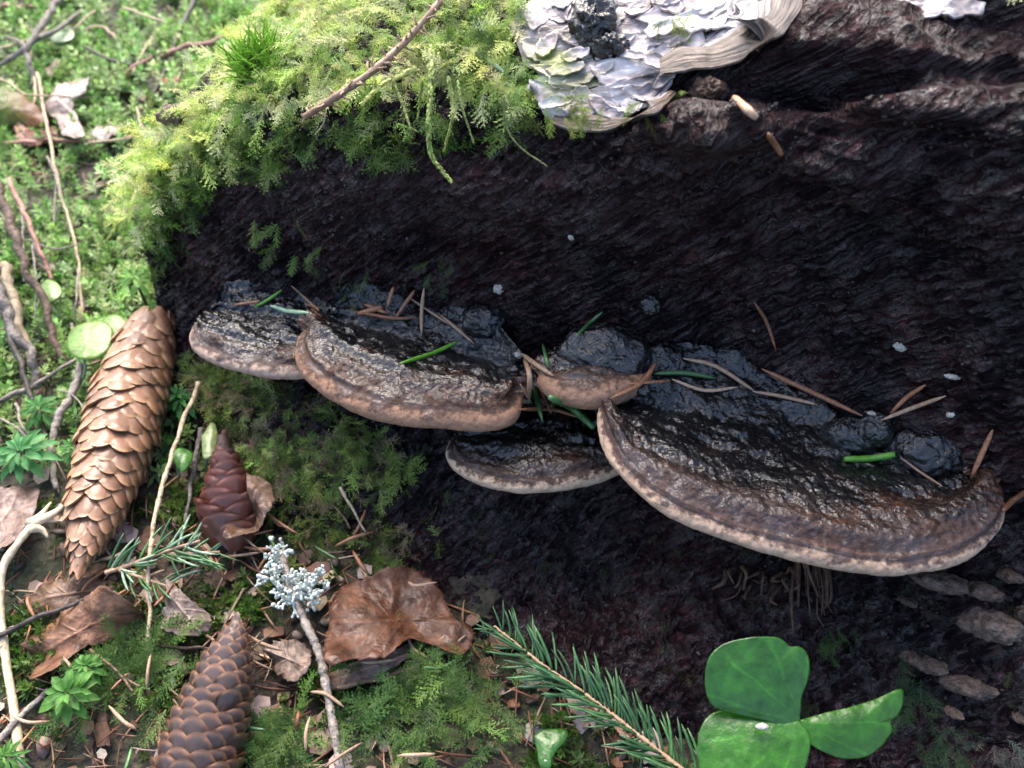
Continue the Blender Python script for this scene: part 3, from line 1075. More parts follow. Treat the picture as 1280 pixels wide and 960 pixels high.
twig("brown leaf stalk lying beside the crumpled glossy leaf", [(412, 860), (465, 850), (530, 828), (582, 795)], 8, 'twig_brown', [.004, .006, .008, .010])
twig("small light brown twig below the crumpled glossy leaf", [(435, 900), (470, 880), (505, 862)], 9, 'twig_grey', [.003, .004, .004], knobby=.2)
twig("thin brown stick lying under the dark cone tip", [(185, 806), (215, 808), (262, 812)], 7, 'twig_brown', [.003, .004, .003])
rgt = np.random.default_rng(91)
for k in range(34):
    zone = k % 3
    x, y = [(rgt.uniform(0, 110), rgt.uniform(210, 560)), (rgt.uniform(0, 230), rgt.uniform(5, 230)), (rgt.uniform(0, 440), rgt.uniform(600, 900))][zone]
    L_, an = rgt.uniform(35, 95), rgt.normal([1.3, .3, .6][zone], .7)
    dx, dy = L_ * math.cos(an) * .5, L_ * math.sin(an) * .5
    z_ = rgt.uniform(.003, .013)
    tone = ['twig_grey', 'twig_tan', 'twig_brown'][k % 3]
    word = ["grey", "tan", "brown"][k % 3]
    place = ["beside the leaning stems at left", "in the mossy ground at upper left", "in the litter among the cones"][zone]
    twig("thin %s twig lying %s" % (word, place), [(x - dx, y - dy), (x + rgt.normal(0, 5), y + rgt.normal(0, 5)), (x + dx, y + dy)], rgt.uniform(3, 6), tone,
         [z_, z_ + rgt.uniform(0, .006), z_ + rgt.uniform(-.003, .006)], group="thin %s twigs %s" % (word, place), n=18, sides=6, knobby=.12)
# cream coloured stalk with a frayed top
st = empty("dry_stalk", at(5, 800, 0), "thick cream coloured dry stalk with a frayed torn top at the left edge", "stalk", TW)
Pw = smooth_path([at(x, y, z) for x, y, z in [(44, 652, .016), (22, 680, .016), (4, 710, .014), (0, 760, .010), (8, 830, .006), (18, 890, .004), (26, 965, .003)]], 50)
V, F = tube(Pw, .0015 * (1 + .22 * perlin(Pw * 200)), 9)
mobj("stem", V, F, M['straw'], st)
for q in [((40, 655), (70, 640), (86, 622)), ((38, 660), (52, 662), (60, 672)), ((40, 652), (58, 650), (72, 652)), ((36, 656), (50, 645), (64, 628))]:
    B = smooth_path([at(x, y, .017 - .002 * k) for k, (x, y) in enumerate(q)], 10)
    V, F = tube(B, .0022 * (1 - .8 * np.linspace(0, 1, 10)), 6)
    mobj("torn_fibre", V, F, M['straw'], st)

# twig with hair-like stubs lying on the log moss
tl = empty("hairy_twig", hit(450, 95)[0], "pinkish brown twig with short stubs lying slantwise on the log moss", "twig", TW)
kp = [(384, 148), (420, 122), (470, 86), (510, 50), (548, 8), (565, -15)]
Pw = []
for x, y in kp:
    h, n_ = hit(x, y)
    Pw.append(h + n_ * .001 + (CAMP - h) / np.linalg.norm(CAMP - h) * .020)
Pw = smooth_path(Pw, 60)
V, F = tube(Pw, .00115 * (1 + .3 * perlin(Pw * 700)), 8)
mobj("stem", V, F, M['needle_tan'], tl)
for k in range(60):
    i = 1 + int(k * 57 / 60)
    dr = RNG.normal(size=3)
    dr /= np.linalg.norm(dr)
    Bq = np.array([Pw[i], Pw[i] + dr * .0022, Pw[i] + dr * .004 + np.array([.0008, 0, .0004])])
    V, F = tube(Bq, [.0005, .0004, .0002], 5)
    mobj("stub", V, F, M['needle_tan'], tl)

# lichen twig at the bottom
lt_ = empty("lichen_twig", at(395, 820, 0), "dark twig crusted with grey white lichen, left of the crumpled glossy leaf", "twig", TW)
Pw = smooth_path([at(x, y, z) for x, y, z in [(352, 690, .012), (362, 730, .014), (380, 775, .013), (398, 815, .011), (410, 870, .009), (426, 965, .006)]], 80)
V, F = tube(Pw, .0014 * (1 + .35 * perlin(Pw * 500) + .4 * np.maximum(0, perlin(Pw * 1000))), 8)
mobj("stem", V, F, M['twig_grey'], lt_)


def blob_mesh(seed, nu_=9, nv_=6, amp=.35):
    th = np.linspace(0, 2 * math.pi, nu_, endpoint=False)
    ph = np.linspace(-math.pi / 2, math.pi / 2, nv_)
    T, Ph = np.meshgrid(th, ph, indexing='ij')
    V = np.stack([np.cos(T) * np.cos(Ph), np.sin(T) * np.cos(Ph), np.sin(Ph)], -1).reshape(-1, 3)
    V = V * (1 + amp * fbm(V, 1.6, 2, seed))[:, None]
    return V, grid_faces(nu_, nv_, True)


lob = []
for k in range(5):
    rl_ = np.random.default_rng(300 + k)
    lb_ = Bag()

    def strap(p, d, L, w, depth):
        q = p + d * L + rl_.normal(0, .12, 3) * L
        V, F = tube(smooth_path([p, (p + q) / 2 + rl_.normal(0, .12, 3) * L, q], 5), w * np.array([.8, 1, 1.05, 1.1, .75]), 6)
        cen_ = V.mean(0)
        lb_.add(V, F)
        if depth:
            for s2 in (-1, 1):
                e = d + s2 * rl_.uniform(.5, .9) * np.cross(d, rl_.normal(size=3)) + np.array([0, 0, .2])
                strap(q - d * L * .08, e / np.linalg.norm(e), L * .7, w * .85, depth - 1)
    strap(np.zeros(3), np.array([.8, 0, .6]), 1.0, .24, 2 if k % 2 else 1)
    lob.append(make_mesh("lichen_lobe", np.concatenate(lb_.V) * .0027, [np.concatenate(lb_.F4), np.concatenate(lb_.F3)], M['lichen']))
for k in range(150):
    u_ = RNG.uniform(0, 1)
    px, py = (RNG.normal(345, 9), RNG.normal(706, 14)) if u_ < .35 else (RNG.normal(375, 15), RNG.normal(738, 12))
    c = at(px, py, .013 + RNG.uniform(-.004, .005))
    o = bpy.data.objects.new("lichen_lobe", random.choice(lob))
    COL.objects.link(o)
    o.parent = lt_
    o.location = Vector(c) - lt_.location
    o.rotation_euler = (RNG.uniform(-.7, .7), RNG.uniform(-1.2, .4), RNG.uniform(0, 6.28))
    s_ = RNG.uniform(.55, 1.15)
    o.scale = (s_, s_, s_)

# ================================================================== spruce cones
def scale_mesh(name, mat, openness, wid, ln):
    """one cone scale: z along the cone, x outward; 0 at its root"""
    na, nb = 7, 6
    V, tt = [], []
    qs = [0, .3, .55, .75, .9, 1.0]
    for j in range(nb):
        q = qs[j]
        for i in range(na):
            a = (i / (na - 1) - .5) * 2
            w = wid * (.5 + .5 * min(1, q / .5)) * (1 if q <= .55 else max(.62, math.sqrt(max(0, 1 - ((q - .55) / .56) ** 2))))
            ang = a * w
            z = ln * (q - .16 * a * a * q ** 4)
            rad = .62 + .40 * q ** .7 + openness * q * q - .07 * a * a - (.03 if j == nb - 1 else 0)
            V.append((rad * math.cos(ang), rad * math.sin(ang), z))
            tt.append(min(1, q * .8 + .2 * q * abs(a) ** 2))
    n0 = len(V)
    # thickness: the rounded free edge turned under
    edge = [(nb - 1) * na + i for i in range(na)]
    left = [j * na for j in range(nb)]
    right = [j * na + na - 1 for j in range(nb)]
    loop = left + edge[1:-1] + right[::-1]
    for k in loop:
        x, y, z = V[k]
        s = 1 - .075 / max(.3, math.hypot(x, y))
        V.append((x * s, y * s, z - ln * .02))
        tt.append(.8)
    F = [tuple(f) for f in grid_faces(nb, na)]
    for k in range(len(loop) - 1):
        F.append((loop[k], loop[k + 1], n0 + k + 1, n0 + k))
    return make_mesh(name, V, np.array(F), mat, True, {"t": np.array(tt)})


def cone(label, base, tip, rad, mat, prof_r, nsc, openness, wid, ln_f, roll=0.):
    base, tip = np.asarray(base), np.asarray(tip)
    ax = tip - base
    Ln = np.linalg.norm(ax)
    root = empty("spruce_cone", base, label, "cone", "spruce cones on the ground")
    root.rotation_mode = 'QUATERNION'
    root.rotation_quaternion = Vector(ax).to_track_quat('Z', 'Y')
    # core
    zz = np.linspace(.0, .84, 14)
    V, F = tube(np.stack([zz * 0, zz * 0, zz * Ln], 1), .60 * rad * np.interp(zz, *prof_r) * (1 - .5 * zz ** 3), 10)
    link("core", make_mesh("core", V, F, M['core']), root)
    sm = scale_mesh("scale", mat, openness, wid, ln_f)
    ga = math.pi * (3 - math.sqrt(5))
    zs = []
    # spacing follows the girth so that the scales keep one size
    z = 0.0
    rr = lambda u: np.interp(u, *prof_r)
    W = np.array([rr(u) for u in np.linspace(0, 1, 200)])
    cum = np.cumsum(np.maximum(W, .85))
    cum /= cum[-1]
    for k in range(nsc):
        u = np.interp((k + .5) / nsc, cum, np.linspace(0, 1, 200))
        rl = rad * rr(min(1, u + .04))
        o = bpy.data.objects.new("scale", sm)
        COL.objects.link(o)
        o.parent = root
        o.location = (0, 0, (u * 1.0 - ln_f * .5 * .012 / Ln) * Ln - .006)
        slope = rad * (rr(min(1, u + .08)) - rr(max(0, u - .02))) / (.10 * Ln)
        o.rotation_euler = (RNG.normal(0, .03), float(np.clip(slope, -.28, 0)) * .65 + RNG.normal(0, .025), k * ga + roll)
        jl = 1 + RNG.normal(0, .05)
        o.scale = (rl * (1 + RNG.normal(0, .025)), rl, rad * jl * (.6 + .4 * rr(u)))
    return root


PR_LONG = (np.array([0, .04, .12, .3, .55, .8, .93, 1.0]), np.array([.45, .66, .86, 1.0, .98, .78, .52, .25]))
PR_TIP = (np.array([0, .08, .3, .6, .8, .95, 1.0]), np.array([.7, .95, 1.0, .9, .7, .42, .28]))
cone("long tan spruce cone with closed scales, beside the pale green round leaf", at(188, 414, .019), at(92, 728, .016), .0172, M['scale_tan'], PR_LONG, 250, -.075, .47, .86)
cone("dark spruce cone with orange tipped open scales at the bottom edge", at(222, 1040, .018), at(305, 757, .015), .0130, M['scale_dark'], PR_TIP, 210, .10, .46, .80, 1.)
cone("small red brown spruce cone standing pointed end up against the mossy log", at(288, 652, .010), at(277, 524, .030), .0130, M['scale_red'], (np.array([0, .1, .35, .7, 1]), np.array([.8, 1.0, .95, .55, .16])), 56, .03, .9, .9, 2.)

# ================================================================== leaves
def leaf_sheet(name, poly, surf, mat, col_fn, bulge=.002, wav=.0015, freq=60, rings=10, thick=.0004, parent=None, seed=0., centre=None, ns=72, fold=None, attrs=None, crumple=.15):
    """an outline of photo pixels laid on a surface function surf(px,py)->point; gets its own waves and thickness"""
    B = resample(smooth_path(np.array(poly + poly[:1], float), 200), ns + 1)[:-1]
    c = np.array(centre if centre else B.mean(0), float)
    if mat is M['leaf_dead']:
        jt = perlin(np.stack([B[:, 0] * .11, B[:, 1] * .11, np.full(len(B), seed)], 1)) * 3.5 + perlin(np.stack([B[:, 0] * .33, B[:, 1] * .33, np.full(len(B), seed)], 1)) * 2.5
        B = B + (B - c) / (np.linalg.norm(B - c, axis=1)[:, None] + 1e-6) * jt[:, None]
    pts, q = [c], [0.0]
    for k in range(1, rings + 1):
        f = k / rings
        pts += list(c + (B - c) * f)
        q += [f] * ns
    pts = np.array(pts)
    q = np.array(q)
    W = np.array([surf(x, y) for x, y in pts])
    up = np.cross(W[ns * rings // 2] - W[0], W[ns * rings - 3] - W[0])
    nrm = np.array([0, -.35, .94])
    wv = wav * (.45 * fbm(W, freq, 4, seed) + .34 * ridged(W * np.array([1, .45, 1]), freq * 1.5, 4, seed)) * (.35 + .65 * q)
    h = bulge * (1 - q ** 2) + wv
    if mat is M['leaf_dead']:
        rgc = np.random.default_rng(int(seed * 10) + 5)
        size = np.ptp(W[:, 0]) + np.ptp(W[:, 1])
        cr = 0
        for i_ in range(9):
            an = rgc.uniform(0, math.pi)
            cr = cr + rgc.choice([-1, 1]) * rgc.uniform(.4, 1) * np.abs((W[:, 0] - W[0, 0]) * math.cos(an) + (W[:, 1] - W[0, 1]) * math.sin(an) + rgc.normal(0, .14) * size)
        h = h + crumple * (cr - cr.mean()) + .0002 * ridged(W * np.array([1, .5, 1]), 330, 2, seed)
    if fold is not None:
        h = h + fold(pts[:, 0], pts[:, 1])
    W = W + nrm * h[:, None]
    F3 = [(0, 1 + k, 1 + (k + 1) % ns) for k in range(ns)]
    F4 = []
    for r_ in range(rings - 1):
        a = 1 + r_ * ns
        for k in range(ns):
            F4.append((a + k, a + ns + k, a + ns + (k + 1) % ns, a + (k + 1) % ns))
    n0 = len(W)
    V = np.concatenate([W, W - nrm * thick])
    F3 = np.array(F3)
    F4 = np.array(F4)
    e0 = 1 + (rings - 1) * ns
    rim = np.array([(e0 + k, n0 + e0 + k, n0 + e0 + (k + 1) % ns, e0 + (k + 1) % ns) for k in range(ns)])
    col = col_fn(pts[:, 0], pts[:, 1], q)
    col = np.concatenate([col, col * .9])
    return mobj(name, V, [np.concatenate([F4, (F4 + n0)[:, ::-1], rim]), np.concatenate([F3, (F3 + n0)[:, ::-1]])], mat, parent, True, {"col": col})


def flat(z, sx=0., sy=0., cx=0, cy=0):
    return lambda x, y: at(x, y, z + sx * (x - cx) + sy * (y - cy))


def colmix(c0, c1, f=.02, seed=0.):
    c0, c1 = np.array(c0), np.array(c1)

    def fn(x, y, q):
        n_ = .5 + .9 * fbm(np.stack([x, y, np.full_like(x, seed * 7)], 1), f, 4)
        return c0 + (c1 - c0) * np.clip(n_, 0, 1)[:, None]
    return fn


LG_ = "dead leaves on the forest floor"


def leaf_veins(x, y, poly, step=15):
    """0..1 along midrib and side veins of an outline"""
    B = resample(np.array(poly + poly[:1], float), 60)
    c = B.mean(0)
    ev, U = np.linalg.eigh(np.cov((B - c).T))
    a = U[:, 1]
    wob = 3 * perlin(np.stack([x * .02, y * .02, 0 * x], 1))
    u = (x - c[0]) * a[0] + (y - c[1]) * a[1]
    v = (x - c[0]) * -a[1] + (y - c[1]) * a[0] + wob
    mid = np.exp(-(v / 1.7) ** 2)
    f = ((u - np.abs(v) * .8 + wob) / step) % 1.0
    side = np.exp(-(np.minimum(f, 1 - f) * step / 1.3) ** 2) * .6
    return np.maximum(mid, side)


def dead_leaf(label, poly, z, c0, c1, bulge=.004, wav=.006, freq=70, seed=0., fold=None, midrib=None, centre=None):
    base = at(*np.mean(poly, 0), 0)
    r_ = empty("dead_leaf", base, label, "dead leaf", LG_)
    f0 = colmix(c0, c1, .035, seed)
    size = math.sqrt(np.ptp([p[0] for p in poly]) * np.ptp([p[1] for p in poly])) / FPX * .3

    def colf(x, y, q):
        blot = sstep(.15, .45, fbm(np.stack([x, y, 0 * x + seed], 1), .045, 3))
        return f0(x, y, q) * (1 + .5 * leaf_veins(x, y, poly) - .5 * blot)[:, None]

    def foldf(x, y):
        c = np.mean(poly, 0)
        rr_ = np.hypot(x - c[0], y - c[1])
        an = np.arctan2(y - c[1], x - c[0])
        rm = np.max(rr_)
        q = rr_ / rm
        curl = perlin(np.stack([np.cos(an) * 1.6, np.sin(an) * 1.6, 0 * an + seed * 3.3], 1))
        h = size * .34 * curl * np.clip(q * 1.25, 0, 1.3) ** 2.5 + .0005 * leaf_veins(x, y, poly)
        return h + (fold(x, y) * .6 if fold else 0)
    leaf_sheet("blade", poly, flat(z), M['leaf_dead'], colf, bulge * .3, wav * .6, freq, 18, .00018, r_, seed, centre, fold=foldf, ns=110, crumple=.20)
    return r_


dead_leaf("smooth orange brown leaf under the slim dark twig at lower left", [(28, 806), (60, 772), (112, 752), (150, 738), (182, 756), (180, 795), (140, 802), (104, 812), (78, 836), (52, 850), (34, 836)],
          .006, (.13, .055, .028), (.34, .19, .12), .005, .006, 60, 1., lambda x, y: .003 * np.abs(np.sin((x + y * 1.2) / 26)), [(180, 772, .004), (120, 790, .007), (80, 812, .004), (40, 835, .002)])
dead_leaf("crumpled glossy brown leaf at the foot of the log", [(412, 802), (414, 760), (428, 732), (462, 722), (498, 709), (532, 720), (552, 742), (566, 770), (592, 788), (578, 818), (540, 806), (512, 800), (488, 822), (446, 826), (420, 832)],
          .010, (.05, .020, .011), (.19, .085, .05), .004, .013, 60, 2., lambda x, y: .004 * np.abs(np.sin((x * 1.1 - y) / 34)), [(590, 796, .002), (530, 780, .008), (470, 762, .010), (430, 740, .004)])
dead_leaf("greyish torn leaf piece below the crumpled glossy leaf", [(408, 842), (440, 828), (485, 815), (515, 806), (510, 822), (470, 848), (440, 858), (412, 860)], .006, (.12, .07, .05), (.30, .21, .17), .002, .005, 80, 3.)
dead_leaf("pinkish white curled leaf in the upper left moss", [(36, 120), (60, 113), (90, 106), (117, 100), (112, 122), (92, 128), (98, 150), (107, 172), (84, 176), (70, 150), (54, 138)],
          .010, (.36, .26, .22), (.62, .52, .47), .004, .012, 50, 4., lambda x, y: .006 * np.sin((x - y * .3) / 16))


def col_green_edge(x, y, q):
    f = np.clip((x - 8) / 30, 0, 1)[:, None]
    return np.array([.10, .16, .012]) * (1 - f) + np.array([.15, .055, .012]) * f


r_ = empty("dead_leaf", at(20, 140, 0), "half green half brown leaf cut off by the left edge", "dead leaf", LG_)
leaf_sheet("blade", [(-20, 116), (0, 118), (24, 119), (44, 132), (58, 148), (40, 154), (15, 152), (-20, 152)], flat(.012), M['leaf_dead'], col_green_edge, .004, .004, 60, 12, .0004, r_, 5.)
dead_leaf("dark red leaf scrap beneath the half green leaf", [(20, 158), (40, 152), (66, 158), (74, 172), (50, 182), (26, 178)], .006, (.10, .030, .016), (.22, .08, .045), .003, .005, 70, 6.)
dead_leaf("folded mauve brown leaf at the left edge beside the long tan cone", [(-20, 618), (15, 612), (42, 608), (52, 632), (42, 662), (20, 690), (-5, 706), (-20, 700)], .008, (.17, .105, .085), (.36, .26, .22), .005, .009, 60, 7., lambda x, y: .005 * np.abs(np.sin((x + y * .4) / 15)))
dead_leaf("brown leaf tucked under the lower end of the long tan cone", [(36, 745), (60, 728), (100, 722), (140, 726), (150, 740), (110, 752), (60, 768), (38, 770)], .005, (.09, .05, .03), (.24, .15, .10), .003, .006, 70, 8.)
dead_leaf("small triangular grey brown leaf above the dark cone", [(212, 724), (232, 742), (264, 772), (252, 792), (226, 794), (204, 784), (206, 752)], .009, (.20, .14, .11), (.38, .29, .25), .002, .004, 60, 9.)
dead_leaf("curled light brown leaf leaning on the small red cone", [(318, 598), (338, 606), (346, 630), (330, 655), (306, 672), (286, 676), (292, 658), (310, 640)], .016, (.15, .085, .055), (.38, .26, .19), .005, .010, 70, 10., lambda x, y: .006 * np.sin((x - y * .5) / 9))
dead_leaf("pale pink leaf edge in the moss left of the log end", [(118, 170), (132, 154), (156, 146), (166, 154), (150, 170), (128, 178)], .006, (.36, .27, .22), (.56, .46, .40), .003, .005, 60, 11.)
dead_leaf("narrow brown leaf in the moss below the grey forked twig", [(50, 86), (66, 76), (78, 82), (72, 94), (54, 96)], .006, (.20, .14, .10), (.36, .28, .22), .003, .004, 60, 12.)
dead_leaf("small orange brown leaf curl in the moss below the red branched twig", [(203, 98), (214, 92), (224, 98), (220, 108), (208, 108)], .006, (.30, .10, .05), (.45, .2, .12), .004, .003, 60, 13.)
dead_leaf("pale straw coloured leaf scrap by the lower part of the dark cone", [(330, 812), (352, 800), (380, 805), (392, 830), (368, 852), (344, 842)], .005, (.17, .12, .10), (.34, .25, .20), .002, .007, 80, 14.)


# three-lobed leaf in front of the log
def green(c0, c1, seed=0.):
    f0 = colmix(c0, c1, .012, seed)
    return f0


hp = empty("hepatica_leaf", at(1000, 905, .0), "large glossy dark green leaf of three rounded lobes in front of the log", "green leaf")
cen = at(1000, 900, .045)
lobes = [([(1000, 905), (985, 910), (960, 902), (915, 892), (890, 882), (881, 858), (884, 826), (902, 806), (935, 797), (966, 796), (978, 800), (987, 808), (998, 808), (1007, 814), (1012, 828), (1010, 850), (1002, 872), (1000, 892)], (0, -.55, .84), (.016, .080, .008), (.030, .122, .016), (945, 852)),
         ([(1000, 902), (975, 893), (930, 886), (893, 890), (876, 908), (871, 935), (876, 968), (890, 990), (930, 1004), (975, 1000), (998, 975), (1010, 945), (1012, 920)], (-.12, -.25, .96), (.022, .105, .006), (.038, .150, .010), (940, 940)),
         ([(1000, 900), (1030, 891), (1060, 884), (1090, 875), (1124, 861), (1128, 876), (1123, 893), (1113, 902), (1115, 914), (1102, 932), (1081, 946), (1053, 948), (1029, 940), (1010, 928), (1004, 914)], (.10, -.35, .93), (.018, .088, .005), (.034, .130, .010), (1058, 912))]


def veined(c0, c1, seed, bx, by):
    f0 = colmix(c0, c1, .012, seed)

    def fn(x, y, q):
        an = np.arctan2(y - by, x - bx)
        v = np.exp(-(np.sin(an * 6.5 + .6 * fbm(np.stack([x, y, 0 * x], 1), .02, 2, seed)) / .10) ** 2) * np.clip(np.hypot(x - bx, y - by) / 30, 0, 1)
        return f0(x, y, q) * (1 + .55 * v)[:, None]
    return fn


for k, (poly, nn, c0, c1, ct) in enumerate(lobes):
    leaf_sheet("leaf_lobe", poly, (lambda nn: (lambda x, y: at_plane(x, y, cen, nn)))(nn), M['leaf_green'], veined(c0, c1, k, 1000, 903), .0018, .0022, 50, 26, .00012, hp, 20. + k, ct, ns=110)
B = smooth_path([cen - np.array([0, 0, .001]), at(1004, 935, .030), at(1000, 990, .0)], 16)
V, F = tube(B, .0008, 7)
mobj("leaf_stalk", V, F, M['needle_green'], hp)
V, F = blob_mesh(3.)
o = mobj("pale_crumb", V * np.array([.0019, .0009, .0005]) + at_plane(952, 908, cen + np.array([0, -.002, .0045]), lobes[1][1]), F, M['white'])
tag(o, "white crumb lying on the three lobed green leaf", "crumb", "pale crumbs on the log")


def small_leaf(label, blades, stalk, c0, c1, name="round_leaf"):
    """blades: (polygon, height, centre)"""
    b0 = at(*stalk[-1][:2], 0)
    r_ = empty(name, b0, label, "green leaf")
    for k, (poly, z) in enumerate(blades):
        leaf_sheet("blade", poly, flat(z), M['leaf_green'], green(c0, c1, k + 3), .0012, .0016, 60, 8, .0004, r_, 30. + k, ns=48)
    B = smooth_path([at(x, y, z) for x, y, z in stalk], 14)
    V, F = tube(B, .0006, 6)
    mobj("stalk", V, F, M['needle_pale'], r_)
    return r_


small_leaf("pair of pale green round leaves above the top of the long tan cone", [([(82, 430), (88, 414), (106, 404), (128, 401), (141, 412), (139, 432), (126, 446), (106, 450), (90, 444)], .024), ([(126, 402), (138, 394), (152, 396), (161, 408), (156, 420), (142, 426), (132, 418)], .021)],
           [(104, 446, .023), (106, 465, .015), (96, 490, .002)], (.09, .20, .025), (.16, .28, .045))
small_leaf("single small green leaf with a square end, below the spruce sprig", [([(667, 919), (676, 913), (687, 911), (708, 912), (708, 925), (696, 938), (690, 950), (688, 960), (675, 958), (671, 938)], .014)], [(682, 950, .015), (684, 960, .008), (686, 970, .001)], (.025, .10, .015), (.045, .14, .02))
small_leaf("small drooping green leaf between the pale twig and the small red cone", [([(213, 566), (226, 560), (240, 566), (238, 578), (228, 590), (220, 580)], .014)], [(226, 566, .013), (222, 580, .008), (224, 596, .002)], (.06, .20, .03), (.10, .28, .05))
small_leaf("yellowish green leaf blade upright left of the small red cone", [([(252, 545), (266, 528), (272, 545), (266, 570), (254, 572)], .016)], [(260, 565, .014), (258, 580, .006), (258, 592, .0)], (.20, .27, .10), (.30, .36, .15))
small_leaf("small light green leaf behind the leaning stems at left", [([(46, 362), (58, 350), (72, 354), (78, 368), (66, 378), (50, 376)], .012)], [(62, 372, .011), (64, 385, .006), (66, 395, .0)], (.10, .20, .04), (.16, .28, .06))
small_leaf("pale round leaf in the moss beside the grey forked twig", [([(62, 40), (76, 32), (90, 36), (92, 48), (76, 54), (64, 50)], .010)], [(76, 50, .009), (74, 56, .005), (74, 62, .0)], (.20, .30, .15), (.30, .38, .22))

# ================================================================== spruce sprigs
def sprig(label, stems, nlen, spacing, seed, mats=('needle_green', 'needle_green', 'needle_green', 'needle_pale'), stem_w=.0009, droop=0., fan=1.0):
    rg = np.random.default_rng(seed)
    P0 = at(*stems[0][0][:2], 0)
    r_ = empty("spruce_sprig", P0, label, "sprig")
    meshes = []
    for k in range(6):
        n = 6
        s = np.linspace(0, 1, n)
        bend = (.10 + .10 * (k % 3))
        Pn = np.stack([s * nlen, 0 * s, bend * nlen * s * s], 1)
        V, F = tube(Pn, .00052 * np.array([.7, 1, 1, 1, .85, .3]), 5)
        meshes.append((V, F))
    cache = {}
    for stem in stems:
        B = smooth_path([at(x, y, z) for x, y, z in stem], 60)
        V, F = tube(B, stem_w * (1.1 - .5 * np.linspace(0, 1, 60)), 7)
        stem_o = mobj("stem", V, F, M['needle_tan'], r_)
        L = np.linalg.norm(np.diff(B, axis=0), axis=1).sum()
        cnt = int(L / spacing)
        for i in range(cnt):
            u = (i + .5) / cnt
            p = B[int(u * 59)]
            tg = B[min(59, int(u * 59) + 1)] - B[max(0, int(u * 59) - 1)]
            tg /= np.linalg.norm(tg)
            ang = rg.choice([-1, 1]) * rg.uniform(.35, 1.45) * fan       # to both sides, few upright
            sidev = np.cross(tg, (0, 0, 1.0))
            sidev /= np.linalg.norm(sidev)
            upv = np.cross(sidev, tg)
            rad = math.sin(ang) * sidev + math.cos(ang) * upv * .75
            dr = tg * rg.uniform(.45, .9) + rad
            dr[2] -= droop
            dr /= np.linalg.norm(dr)
            mt = rg.choice(mats)
            key = (int(rg.integers(6)), str(mt))
            if key not in cache:
                cache[key] = make_mesh("needle", meshes[key[0]][0], meshes[key[0]][1], M[key[1]])
            o = bpy.data.objects.new("needle", cache[key])
            COL.objects.link(o)
            o.parent = stem_o
            X = Vector(dr)
            Zc = Vector(tg)
            Yc = Zc.cross(X).normalized()
            Zc = X.cross(Yc).normalized()
            Mx = Matrix((X, Yc, Zc)).transposed().to_4x4()
            sc = rg.uniform(.75, 1.1) * (1 - .35 * max(0, u - .85) / .15)
            o.matrix_basis = Matrix.Translation(Vector(p) - r_.location) @ Mx @ Matrix.Scale(sc, 4)
    return r_


sprig("dark green spruce sprig lying at the foot of the log toward the bottom edge",
      [[(905, 1000, .020), (850, 960, .022), (790, 912, .022), (735, 870, .021), (680, 832, .019), (618, 783, .014)]], .0150, .00066, 5, mats=('needle_green', 'needle_deep', 'needle_deep'))
sprig("small green spruce sprig beside the lower end of the long tan cone",
      [[(132, 716, .012), (165, 705, .014), (205, 690, .016), (250, 676, .014)], [(200, 692, .015), (235, 692, .014), (275, 690, .011)], [(150, 712, .013), (185, 725, .012), (215, 735, .010)]], .0140, .0015, 6, fan=1.15)

# ================================================================== star moss rosettes
def rosette(label, px, py, rpx, z, c0, c1, seed, tiers=3, narrow=.28, lift=.5, z0=0.):
    rg = np.random.default_rng(seed)
    c = at(px, py, z)
    t = depth_at(c)
    rad = rpx * t / FPX
    r_ = empty("star_moss", (c[0], c[1], z0), label, "moss plant", "star moss plants on the ground")
    cnt = 0
    for ti in range(tiers):
        nl = 9 if ti else 7
        for k in range(nl):
            a = 2 * math.pi * (k + .5 * ti) / nl + rg.normal(0, .12)
            el = lift * (1.35 - ti * .45) + rg.normal(0, .12)
            L = rad * (.55 + .22 * ti) * rg.uniform(.8, 1.1)
            n = 5
            s = np.linspace(0, 1, n)
            w = narrow * L * np.sin(np.clip(s * .93 + .07, 0, 1) * math.pi) ** .8
            e = el - s * .7
            x = np.cumsum(np.cos(e)) / n * L
            h = np.cumsum(np.sin(e)) / n * L
            dv = np.array([math.cos(a), math.sin(a), 0])
            sv_ = np.array([-math.sin(a), math.cos(a), 0])
            mid = c + dv * x[:, None] + np.array([0, 0, 1]) * (h + .002 * (tiers - 1 - ti))[:, None]
            fold = np.array([0, 0, 1]) * (w * .35)[:, None]
            V = np.concatenate([mid - sv_ * w[:, None] * .5 + fold, mid, mid + sv_ * w[:, None] * .5 + fold])
            F = []
            for i in range(n - 1):
                F += [(i, i + 1, n + i + 1, n + i), (n + i, n + i + 1, 2 * n + i + 1, 2 * n + i)]
            cc = np.array(c0) + (np.array(c1) - np.array(c0)) * rg.uniform()
            mobj("leaf", V, np.array(F), M['moss'], r_, True, {"col": np.broadcast_to(cc, (len(V), 3))})
    B = np.array([c + np.array([0, 0, .001]), [c[0], c[1], z0 - .002]])
    V, F = tube(B, .0008, 5)
    mobj("stem", V, F, M['twig_brown'], r_)


